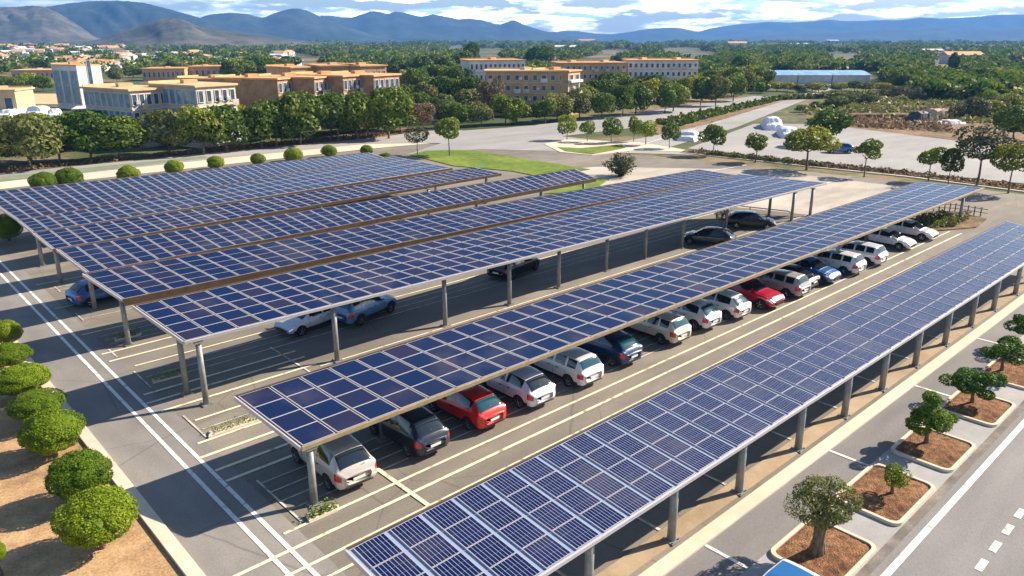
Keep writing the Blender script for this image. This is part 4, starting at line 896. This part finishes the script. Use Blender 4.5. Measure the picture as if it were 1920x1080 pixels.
cover('scrub', [[G(1500, 215), G(1600, 190), G(1920, 185), G(1920, 240)], [G(1420, 190), G(1500, 186), G(1640, 178), G(1920, 170)]], 9000, .45, 1.6, L['olive'], 'low mixed scrub beside the wasteland', 'scrub')
cover('dead_scrub', [[G(1540, 235), G(1580, 212), G(1760, 205), G(1790, 250)]], 5000, .32, .9, L['brown'], 'dry brown brush covering the wasteland', 'scrub')
cover('roadside_brush', [[(-60, 113), (44, 114), (44, 116), (-60, 115)], [(44, 114), (74, 113), (80, 117), (44, 117)]], 4200, .16, .6, L['brown'], 'dry brush under the belt trees by the back road', 'scrub')
cover('red_flowers', [[G(1310, 216), G(1350, 213), G(1345, 217), G(1312, 220)], [G(1230, 232), G(1300, 222), G(1300, 226), G(1232, 236)]], 500, .22, 1.1, M['red_flower'], 'red flowers in the avenue median', 'flowers')

# ---------------------------------------------------------------- wrapped vehicles, heaps and rubble
def lump(name, px, py, l_, w_, h_, rz, m, label, cat, seed=1, group=None):
    X, Y = G(px, py); r = random.Random(seed); b = MB(); nx, ny = 14, 8; vs = []; fs = []
    for j in range(ny + 1):
        for i in range(nx + 1):
            u = i / nx * 2 - 1; v = j / ny * 2 - 1; e = max(0, 1 - abs(u) ** 5) * max(0, 1 - abs(v) ** 4)
            st_ = 1 if abs(u) < .45 else .68
            vs.append((u * l_/2 * (1 + r.uniform(-.03, .03)), v * w_/2 * (1 + r.uniform(-.04, .04)), h_ * (e ** .45) * st_ * (1 + r.uniform(-.05, .05)) - .05))
    for j in range(ny):
        for i in range(nx): a = j * (nx+1) + i; fs.append((a, a+1, a+nx+2, a+nx+1))
    b.add(vs, fs); o = b.build(name, m); o.location = (X, Y, .06); o.rotation_euler = (0, 0, rz); return tag(o, label, cat, group)
lump('covered_vehicle', 1447, 240, 10, 3.6, 2.0, R(35), M['tarp'], 'larger vehicle wrapped in white sheeting on the far parking', 'vehicle', 1)
lump('covered_vehicle', 1478, 255, 9.5, 3.4, 1.5, R(35), M['tarp'], 'lower vehicle wrapped in white sheeting, partly behind the tree', 'vehicle', 2)
lump('white_heap', 1292, 262, 5.5, 3.2, 1.4, R(20), M['tarp'], 'white sheeted heap beside the avenue trees', 'heap', 3)
lump('dark_heap', 1722, 229, 5.5, 3.6, 2.2, R(-20), M['tarp_dark'], 'dark sheeted heap in the wasteland', 'heap', 4)
lump('rubble_pile', 1757, 222, 9, 5, 2.0, R(-30), M['pink_rubble'], 'pinkish rubble pile right of the dark heap', 'rubble', 5)
lump('pale_sheet_heap', 1780, 232, 6, 3, .8, R(-30), M['tarp'], 'low pale sheet heap in front of the rubble pile', 'heap', 6)
lump('earth_ridge', 1650, 222, 26, 4, 1.1, R(-42), M['soil'], 'brown earth ridge across the wasteland', 'earth bank', 7)
lump('earth_ridge', 1690, 206, 24, 4, 1.0, R(-42), M['soil'], 'second earth ridge farther back in the wasteland', 'earth bank', 8)
M['orange'] = mat('orange_sheet', (.65, .20, .03), .6, noise=1.5, col2=(.75, .42, .05), bump=.6, bscale=3)
lump('orange_heap', 1368, 341, 2.2, 1.4, .9, R(50), M['orange'], 'orange and yellow covered load between two canopy ends', 'heap', 9)
X, Y = G(1352, 430); tree('potted_shrub', X, Y, 1.5, 2.0, 'brown', 'reddish leaved shrub in shade by a post near the black cars', 'shrub', trunk_frac=.3)
# guard rail between the lots
o = empty('low_rail', (66, 41, 0), 0, 'low pale rail at the far end of the third canopy', 'rail')
b = MB(); b.tube([(0, 1, .5), (.2, -3, .5), (1.5, -7, .45), (1.6, -7.4, .1)], [.06] * 4, 6); b.build('bar', M['frame'], o)
for yy_ in (0.6, -1.6, -3.6, -5.4): b = MB(); b.tube([(.1 + max(0, -yy_ - 3) * .3, yy_, 0), (.1 + max(0, -yy_ - 3) * .3, yy_, .5)], [.05, .05], 6); b.build('leg', M['steel'], o)
# wooden fence round the bed
o = empty('wire_fence', (0, 0, 0), 0, 'rustic low fence behind the overgrown bed', 'fence'); fp = [G(1700, 402), G(1740, 396), G(1790, 398), G(1850, 408)]
for i in range(3):
    for k in range(5):
        t = k / 5; x = lerp(fp[i][0], fp[i+1][0], t); y = lerp(fp[i][1], fp[i+1][1], t); b = MB(); b.tube([(x, y, 0), (x, y, .9)], [.06, .05], 6); b.build('fence_post', M['bark'], o)
    for z in (.4, .75): b = MB(); b.tube([(fp[i][0], fp[i][1], z), (fp[i+1][0], fp[i+1][1], z)], [.03, .03], 5); b.build('rail', M['bark'], o)

# ---------------------------------------------------------------- buildings
def facade(o, A, B, z0, z1, floors, bays, kind='glass', frame='wframe', wfrac=.55, hfrac=.55, zoff=.25, skip=()):
    """windows on the wall A->B (outward normal to the right of A->B)"""
    A = Vector((A[0], A[1], 0)); B = Vector((B[0], B[1], 0)); d = (B - A); Lw = d.length; d.normalize(); nrm = Vector((d.y, -d.x, 0))
    fh = (z1 - z0) / floors; bw = Lw / bays
    for f in range(floors):
        for k in range(bays):
            if (f, k) in skip: continue
            c = A + d * (bw * (k + .5)); ww = bw * wfrac / 2; zc0 = z0 + fh * (f + zoff); zc1 = zc0 + fh * hfrac
            b = MB(); fw = .07
            def q(s, n_, z): return c + d * s + nrm * n_ + Vector((0, 0, z))
            def bx(s0, s1, n0, n1, za, zb, mi): b.hexa([q(s0, n0, za), q(s1, n0, za), q(s1, n1, za), q(s0, n1, za), q(s0, n0, zb), q(s1, n0, zb), q(s1, n1, zb), q(s0, n1, zb)], mi)
            bx(-ww, -ww + fw, .0, .10, zc0, zc1, 0); bx(ww - fw, ww, .0, .10, zc0, zc1, 0); bx(-ww + fw, ww - fw, .0, .10, zc1 - fw, zc1, 0); bx(-ww - .05, ww + .05, .0, .16, zc0 - .05, zc0 + .03, 0)
            w_ = b.build('window', M[frame], o)
            b = MB()
            def bx2(s0, s1, n0, n1, za, zb): b.hexa([q(s0, n0, za), q(s1, n0, za), q(s1, n1, za), q(s0, n1, za), q(s0, n0, zb), q(s1, n0, zb), q(s1, n1, zb), q(s0, n1, zb)])
            bx2(-ww + fw, ww - fw, .005, .03, zc0 + .03, zc1 - fw); b.build('pane', M[kind], w_)
def block(label, xl, xr, yt, Dl, Dr, depth, wall, roof, floors, bays, name='apartment_block', side=None, group=None, side_bays=3, side_kind=None, ytr=None, overhang=.35, wfrac=.55, hfrac=.5, side_right=False, cat='building', parapet=.35):
    """front edge from image column xl at distance Dl to xr at Dr, roof edge at image row yt"""
    A = AT(xl, yt, Dl); B = AT(xr, ytr if ytr else yt, Dr); h = A.z; hB = B.z; h = (h + hB) / 2
    d = Vector((B.x - A.x, B.y - A.y, 0)); Lw = d.length; d.normalize(); n = Vector((d.y, -d.x, 0)); back = -n * depth
    a = Vector((A.x, A.y, 0)); b_ = a + d * Lw; c = b_ + back; e = a + back
    o = empty(name, (a.x, a.y, 0), 0, label, cat, group)
    def sub(v): return (v.x - a.x, v.y - a.y)
    m = MB(); m.slab([sub(a), sub(b_), sub(c), sub(e)], 0, h - .3); m.build('wall', M[wall], o)
    ov = overhang; p = [a - d*ov + n*ov, b_ + d*ov + n*ov, c + d*ov - n*ov, e - d*ov - n*ov]
    m = MB(); m.slab([sub(v) for v in p], h - .298, h); m.slab([sub(v) for v in p][::-1], h - .298, h - .297); rf = m.build('roof', M[roof], o)
    # low plant room, parapet and tanks on the roof
    if parapet:
        m = MB(); m.bar((*sub(e), h + .15), (*sub(c), h + .15), .25, .3); m.build('parapet', M[roof], rf)
        for k in range(max(1, int(Lw / 9))):
            q = a + d * (Lw * (k + .5) / max(1, int(Lw / 9))) + back * .55; s = sub(q); m = MB(); m.box(s[0]-1.1, s[0]+1.1, s[1]-.8, s[1]+.8, h + .003, h + .55); m.build('roof_hatch', M['sand_roof' if k % 2 else roof], rf)
    facade(o, sub(a), sub(b_), .4, h - .4, floors, bays, wfrac=wfrac, hfrac=hfrac)
    if floors > 1:
        rb = random.Random(int(xl)); fh = (h - .8) / floors
        for f in range(1, floors):
            p0, p1 = a + n * .06, b_ + n * .06; m = MB(); m.bar((*sub(p0), .4 + fh * f), (*sub(p1), .4 + fh * f), .12, .16); m.build('storey_band', M['cream_wall' if wall != 'cream_wall' else 'white_wall'], o)
        for f in range(floors):
            for k in range(bays):
                if rb.random() < .33:
                    q0 = a + d * (Lw * (k + .12) / bays) + n * .75; q1 = a + d * (Lw * (k + .88) / bays) + n * .75; z = .4 + fh * f
                    m = MB(); e0, e1 = sub(q0 - n * .72), sub(q1 - n * .72); m.slab([sub(q0), sub(q1), e1, e0], z + .02, z + .16); m.slab([sub(q0), sub(q1), e1, e0][::-1], z + .02, z + .021)
                    m.bar((*sub(q0), z + .55), (*sub(q1), z + .55), .06, .75); m.build('balcony', M['white_wall' if rb.random() < .5 else 'cream_wall'], o)
                elif rb.random() < .15:
                    q0 = a + d * (Lw * (k + .86) / bays) + n * .2; z = .4 + fh * (f + .3); m = MB(); sq = sub(q0); m.box(sq[0]-.3, sq[0]+.3, sq[1]-.25, sq[1]+.25, z, z + .5); m.build('air_conditioner', M['white_wall'], o)
    if side_bays:
        if not side_right: facade(o, sub(e), sub(a), .4, h - .4, floors, side_bays, kind=side_kind or 'glass', wfrac=.85 if side_kind else .4, hfrac=.8 if side_kind else .5, zoff=.1 if side_kind else .25)
        else: facade(o, sub(b_), sub(c), .4, h - .4, floors, side_bays, kind=side_kind or 'glass')
    return o
gb = 'stepped brown apartment blocks'
block('cream block with blue glass side wall, left of two', 242, 322, 168, 118, 124, 13, 'cream_wall', 'sand_roof', 3, 6, side_kind='curtain', side_bays=8, ytr=162, wfrac=.72, hfrac=.6)
block('cream block with blue glass side and blank white end, right of two', 366, 440, 160, 118, 124, 12, 'cream_wall', 'sand_roof', 3, 5, side_kind='curtain', side_bays=7, ytr=156, wfrac=.6, hfrac=.6)
block('brown and cream block directly behind the cream pair', 452, 489, 147, 142, 147, 15, 'brown_wall', 'orange_roof', 3, 3, group=gb, side_bays=0)
block('stepped brown block, first unit of the row', 519, 554, 145, 140, 146, 13, 'brown_wall', 'orange_roof', 3, 4, group=gb, side_bays=0, wfrac=.7, hfrac=.58)
block('stepped brown block, second unit of the row', 588, 620, 143, 143, 149, 13, 'brown_wall', 'orange_roof', 3, 4, group=gb, side_bays=0, wfrac=.7, hfrac=.58)
block('stepped reddish block, third unit of the row', 642, 684, 140, 146, 152, 13, 'brown_wall', 'orange_roof', 3, 5, group=gb, side_bays=0, wfrac=.7, hfrac=.58)
block('stepped brown block at the right end of the row', 700, 748, 139, 149, 156, 13, 'brown_wall', 'orange_roof', 3, 5, group=gb, side_bays=0, wfrac=.7, hfrac=.58)
block('low orange roofed block behind the stepped row, left', 545, 592, 125, 205, 210, 14, 'tan_wall', 'orange_roof', 2, 5, group='far blocks behind the stepped row', side_bays=0)
block('orange roofed block behind the stepped row, middle', 600, 672, 122, 205, 210, 12, 'brown_wall', 'orange_roof', 2, 8, group='far blocks behind the stepped row', side_bays=0)
block('orange roofed block behind the stepped row, right end', 676, 724, 122, 205, 210, 12, 'brown_wall', 'orange_roof', 2, 5, group='far blocks behind the stepped row', side_bays=0)
block('tan scaffolded apartment block in the centre with flat pale roof', 911, 1062, 132, 172, 172, 9, 'tan_wall', 'sand_roof', 4, 9, side_bays=0, wfrac=.5, overhang=.5)
o = block('tan apartment wing with white balcony bands', 1066, 1088, 131, 171, 176, 9, 'tan_wall', 'orange_roof', 4, 2, side_bays=0)
A_ = AT(1066, 131, 171); B_ = AT(1088, 131, 176)
for k in range(3):
    b = MB(); z = A_.z * (.25 + .25 * k); b.bar((.0, 0, z), (B_.x - A_.x, B_.y - A_.y, z), 1.6, .5); b.build('balcony', M['white_wall'], o)
block('white and blue block with red roof edge behind the central block', 880, 985, 112, 235, 240, 12, 'white_wall', 'orange_roof', 3, 12, side_bays=0)
block('long pale block with orange roof, near half', 1050, 1175, 117, 225, 228, 12, 'tan_wall', 'orange_roof', 4, 12, side_bays=0, group='long pale block')
block('long pale block with orange roof, far half', 1178, 1310, 112, 232, 232, 12, 'white_wall', 'orange_roof', 4, 13, side_bays=0, group='long pale block')
block('blank fronted white tower with slanting side, alone left of the cream pair', 142, 188, 121, 185, 190, 11, 'white_wall', 'orange_roof', 1, 1, name='white_tower', side_bays=3, side_kind='curtain', wfrac=.18, hfrac=.9, overhang=.0)
block('small yellow house at the picture edge beside the sand track', -60, 26, 168, 165, 166, 8, 'sand_roof', 'sand_roof', 1, 3, name='house', side_bays=0, cat='house')
for i, (xl, xr, yt, D, lab) in enumerate([(265, 345, 128, 320, 'long low orange roofed terrace behind the tower, left'), (352, 448, 124, 330, 'long low orange roofed terrace behind the cream pair'), (20, 100, 131, 320, 'low pale flat roofed hall left of the tower')]):
    block(lab, xl, xr, yt, D, D + 3, 14, 'tan_wall', 'orange_roof' if i < 2 else 'sand_roof', 1, 9, name='terrace_building', side_bays=0, group='low terraces in the town')
# sheds with curved blue roofs
for xl, xr, D in ((1453, 1497, 300), (1498, 1562, 300), (1563, 1634, 300)):
    A = AT(xl, 141, D); B = AT(xr, 141, D); Lw = (B - A).length; ang = math.atan2(B.y - A.y, B.x - A.x)
    o = empty('curved_roof_shed', (A.x, A.y, 0), ang, {1453: 'leftmost and narrowest shed with curved blue roof', 1498: 'middle shed with pale curved blue roof', 1563: 'right hand shed with curved blue roof'}[xl], 'shed', 'blue roofed sheds in the woodland')
    h = A.z; b = MB(); b.box(0, Lw * .985, .2, 18, 0, h); b.build('wall', M['white_wall'], o)
    n = 10; vs = []; fs = []
    for k in range(n + 1):
        u = k / n; z = h + 2.3 * math.sin(math.pi * (.12 + .76 * u)) - .8
        vs += [(-.2, -.3 + 19 * u, z), (Lw * .985 + .1, -.3 + 19 * u, z)]
    for k in range(n): fs.append((2*k, 2*k+1, 2*k+3, 2*k+2))
    b = MB(); b.add(vs, fs); b.build('curved_roof', M['blue_roof'], o, True)
# white canopies and dark shed between the sand track and the trees
for (px, py, l_, w_, h_, rz, m_, lab) in [(30, 222, 12, 5, 2.0, 40, 'tarp', 'long white awning behind the belt trees at the picture edge'), (75, 222, 6, 4.5, 2.6, 40, 'tarp', 'white domed tent behind the belt trees'),
                                    (105, 224, 5, 3, 2.2, 70, 'tarp', 'slanting white awning next to the domed tent')]:
    lump('awning', px, py, l_, w_, h_, R(rz), M[m_], lab, 'awning', int(px), 'white awnings behind the belt')
block('low dark blue shed beside the cream block', 138, 206, 203, 128, 130, 6, 'curtain', 'white_wall', 1, 3, name='low_shed', side_bays=0, cat='shed', parapet=0)
# ---------------------------------------------------------------- town houses
def house_mesh(v):
    r = random.Random(v); b = MB(); lx, ly, h = r.uniform(5, 9), r.uniform(4.5, 7), r.uniform(2.6, 4.2)
    b.box(-lx/2, lx/2, -ly/2, ly/2, 0, h, 0)
    if v % 3:
        rh = r.uniform(.8, 1.5); o_ = .3
        b.add([(-lx/2-o_, -ly/2-o_, h-.05), (lx/2+o_, -ly/2-o_, h-.05), (lx/2+o_, ly/2+o_, h-.05), (-lx/2-o_, ly/2+o_, h-.05), (-lx/2-o_, 0, h+rh), (lx/2+o_, 0, h+rh)],
              [(0,1,5,4), (2,3,4,5), (0,4,3), (1,2,5), (0,3,2,1)], 1)
    else: b.box(-lx/2-.2, lx/2+.2, -ly/2-.2, ly/2+.2, h + .003, h+.3, 1)
    for k in range(3):
        x = -lx/2 + lx * (k + .5) / 3; b.box(x-.5, x+.5, -ly/2-.04, -ly/2+.1, h*.35, h*.75, 2); b.box(x-.5, x+.5, ly/2-.1, ly/2+.04, h*.35, h*.75, 2)
    return b.mesh('town_house', [M['white_wall'], M[['white_wall', 'orange_roof', 'white_wall', 'tarp'][v % 4]], M['glass']])
HM = [house_mesh(v) for v in range(8)]
nh = 0; lt = {True: 'small town house with pitched roof on the plain below the hills', False: 'small flat roofed town house on the plain below the hills'}
while nh < 290:
    x = random.uniform(-60, 560) if random.random() < .6 else random.uniform(-60, 240); y = random.uniform(91, 134)
    if x > 240 and y < 104: continue
    if 0 < x < 130 and 124 < y < 134: continue
    X, Y = G(x, y); v = random.randrange(8); o = obj('town_house', HM[v]); s = 1.0 + max(0, (115 - y)) * .045
    o.location = (X, Y, 0); o.rotation_euler = (0, 0, random.uniform(0, 3.14)); o.scale = (s, s, s)
    l_ = lt[bool(v % 3)]; tag(o, l_, 'house', l_); nh += 1
# scattered pale roofs on the right plain
for i, (x, y) in enumerate([(1435, 92), (1380, 92), (1490, 91), (1740, 110), (1745, 104), (1800, 120), (1830, 118), (1560, 82), (1620, 80), (1860, 72+8), (1900, 79), (1850, 95), (1060, 98), (1100, 84), (1240, 84)]):
    X, Y = G(x, y); s = 2.0 * 400 / 400 * (1 + max(0, 105 - y) * .06); o = obj('plain_house', HM[i % 8]); o.location = (X, Y, 0); o.scale = (s * 1.6, s * .9, s * .8); o.rotation_euler = (0, 0, AZ - 1.57)
    tag(o, 'pale house in the far woodland on the plain', 'house', 'pale houses in the far woodland')

# ---------------------------------------------------------------- far woodland (one mass)
def woodland(name, m, n, dmin, dmax, size, label, seed, q=130, keep=None, dens=1.0):
    r = np.random.default_rng(seed); base = [crown_pts(q, 7, .17, rad=(1, 1, .8), seed=900 + seed + k) for k in range(5)]
    VV = []; TT = []; cnt = 0; tries = 0
    while cnt < n and tries < n * 20:
        tries += 1
        D = 1 / r.uniform(1 / dmax, 1 / dmin) if r.random() < .5 else math.exp(r.uniform(math.log(dmin), math.log(dmax))); px = r.uniform(-130, 2050)
        py = 75 + 16 * 1490.5 / D
        if keep and not keep(px, py): continue
        p = AT(px, py, D); s = r.uniform(*size) * (1 + D / 900.0)
        P, Nn, S, t = base[r.integers(0, 5)]
        a = r.uniform(0, 6.28); ca, sa = math.cos(a), math.sin(a)
        Pq = P * [s, s, s * .8]; Pq = np.stack([Pq[:, 0]*ca - Pq[:, 1]*sa + p.x, Pq[:, 0]*sa + Pq[:, 1]*ca + p.y, Pq[:, 2] + s * .62], 1)
        A = np.cross(Nn, r.normal(size=(len(P), 3))); A /= np.linalg.norm(A, axis=1)[:, None] + 1e-9; B = np.cross(Nn, A); S_ = (S * s)[:, None]
        VV.append(np.stack([Pq - A*S_, Pq - B*S_*.8, Pq + A*S_, Pq + B*S_*.8], 1).reshape(-1, 3)); TT.append(np.repeat(np.clip(t * .7 + r.uniform(-.05, .35), 0, 1), 4)); cnt += 1
    V = np.concatenate(VV); T = np.concatenate(TT)
    return tag(obj(name, np_mesh(name, V, np.arange(len(V)).reshape(-1, 4), T, m)), label, 'woodland', kind='stuff')
def keep_a(x, y):
    if x < 760 and y > 137: return False
    if x < 480 and 84 < y and random.random() < (.82 if x < 300 else .5): return False
    if 860 < x < 1320 and y > 146: return False
    if 1430 < x < 1660 and 136 < y: return False
    return y < 190 and mn.noise(Vector((x * .011, math.log(abs(y - 74) + 1) * 2.6, 3.3))) > -.16
woodland('far_woodland', L['mid'], 3800, 210, 2600, (2.3, 3.6), 'dense far woodland reaching the foot of the hills', 1, keep=keep_a)
woodland('dark_woodland', L['dark'], 2600, 210, 2600, (2.5, 4.0), 'darker trees mixed through the far woodland', 2, keep=keep_a)
woodland('olive_woodland', L['yellow'], 1500, 210, 1800, (2.2, 3.4), 'yellow green trees scattered through the far woodland', 5, keep=keep_a)
woodland('dry_woodland', L['olive'], 900, 230, 1500, (2.0, 3.2), 'dry brownish trees in the far woodland', 3, keep=keep_a)

# ---------------------------------------------------------------- hills
M['hill'] = ground_mat('hill_scrub', [(0.36, (0.020, 0.030, 0.020)), (0.5, (0.055, 0.062, 0.042)), (0.62, (0.135, 0.115, 0.095))], (0.006, 0.03, 0.15), (0.4, 0.35, 0.3), 1.0, bump=0)
M['hill_green'] = ground_mat('hill_forest', [(0.36, (0.006, 0.014, 0.014)), (0.5, (0.016, 0.028, 0.022)), (0.62, (0.045, 0.058, 0.045))], (0.004, 0.02, 0.10), (0.4, 0.35, 0.3), 1.0, bump=0)
def hill(name, pts, D, depth, m, seed, rough=.16, base_y=None):
    xs = [p[0] for p in pts]; ysx = [p[1] for p in pts]; step = 5 if D < 3500 else 7; cols = list(np.arange(xs[0], xs[-1] + .1, step)); nv = 26; vs = []; fs = []
    for x in cols:
        yc = float(np.interp(x, xs, ysx)); c = AT(x, yc, D); hz = max(0.0, c.z)
        n0 = Vector((c.x, c.y, 0)).normalized()
        for j in range(nv + 1):
            v = -1 + 2 * j / nv; hq = max(0.0, 1 - abs(v)); prof = hq ** 1.15
            warp = mn.fractal(Vector((x * .013 + seed, v * 1.3, seed * 3.1)), 1.0, 2.0, 5)
            g_ = mn.ridged_multi_fractal(Vector((x * .020 + v * 1.6 + seed, v * 2.2, seed)), 1.0, 2.0, 4, 1.0, 2.0)
            f = prof * (1 + rough * 2.2 * (g_ - 1.0) * min(1, abs(v) * 3) * .5 + .30 * warp * min(1, abs(v) * 3))
            f = min(f, 1 - .35 * abs(v)); z = hz * max(0, f)
            z += hz * .012 * mn.noise(Vector((x * .25, j * .9, seed))) * min(1, hq * 4)
            p = n0 * (Vector((c.x, c.y, 0)).length + v * depth + warp * depth * .12 * hq)
            vs.append((p.x, p.y, z - .5))
    k = nv + 1
    for i in range(len(cols) - 1):
        for j in range(nv): a = i * k + j; fs.append((a, a + k, a + k + 1, a + 1))
    b = MB(); b.add(vs, fs); return tag(b.build(name, m, None, True), kind='structure')
hill('hill_west', [(-420, 40), (-200, 16), (0, 12), (62, 10), (85, 13), (110, 24), (150, 49), (178, 68), (205, 76), (225, 79)], 2100, 500, M['hill'], 1.3)
hill('hill_cone', [(120, 86), (190, 72), (225, 60), (262, 47), (300, 34), (318, 32), (340, 35), (365, 46), (392, 54), (440, 60), (500, 68), (560, 76), (640, 80)], 1500, 380, M['hill'], 4.7)
hill('hill_main', [(40, 30), (85, 12), (130, 5), (190, 1), (220, 0), (270, 5), (310, 15), (350, 26), (385, 35), (420, 48), (470, 58), (540, 72), (600, 80)], 3000, 750, M['hill_green'], 8.2)
hill('hill_middle', [(330, 50), (385, 29), (400, 26), (432, 24), (465, 26), (480, 31), (494, 33), (508, 26), (524, 21), (545, 15), (558, 15), (580, 21), (602, 32), (640, 47), (700, 66), (760, 78)], 3700, 800, M['hill_green'], 2.6)
hill('hill_range', [(560, 60), (602, 30), (620, 28), (640, 32), (662, 32), (678, 26), (697, 20), (712, 22), (727, 26), (742, 21), (762, 24), (788, 32), (812, 27), (838, 31), (858, 36), (880, 34), (905, 38), (935, 46), (950, 42), (963, 36), (978, 44), (1005, 54), (1030, 60), (1042, 59), (1065, 66), (1100, 72), (1160, 79)], 4600, 900, M['hill_green'], 6.1)
hill('hill_far', [(980, 70), (1038, 61), (1060, 57), (1085, 58), (1110, 62), (1140, 64), (1180, 60), (1215, 54), (1240, 52), (1262, 51), (1278, 53), (1310, 60), (1345, 70), (1400, 77)], 6300, 900, M['hill_green'], 3.3)
hill('hill_east', [(1180, 76), (1290, 66), (1330, 53), (1380, 46), (1440, 41), (1490, 42), (1520, 40), (1555, 37), (1590, 40), (1640, 38), (1690, 38), (1725, 33), (1760, 35), (1800, 33), (1860, 28), (1920, 27), (2100, 22), (2300, 40)], 7000, 1000, M['hill_green'], 7.9)
hill('hill_low', [(1280, 76), (1400, 68), (1480, 64), (1600, 60), (1680, 55), (1730, 53), (1770, 52), (1795, 57), (1850, 53), (1920, 51), (2100, 48), (2300, 60)], 5200, 800, M['hill_green'], 5.4)

# ---------------------------------------------------------------- haze
m = bpy.data.materials.new('haze'); m.use_nodes = True; t = m.node_tree; t.nodes.clear()
vo = t.nodes.new('ShaderNodeVolumePrincipled'); vo.inputs['Color'].default_value = (.15, .43, 1.0, 1); vo.inputs['Density'].default_value = 1.4e-4; vo.inputs['Anisotropy'].default_value = .0
oo = t.nodes.new('ShaderNodeOutputMaterial'); t.links.new(vo.outputs[0], oo.inputs['Volume'])
ga = math.degrees(AZ); b = MB(); b.box(-1200, 8800, -7500, 7500, -1.5, 262); o = b.build('haze', m); o.rotation_euler = (0, 0, AZ); tag(o, kind='stuff')
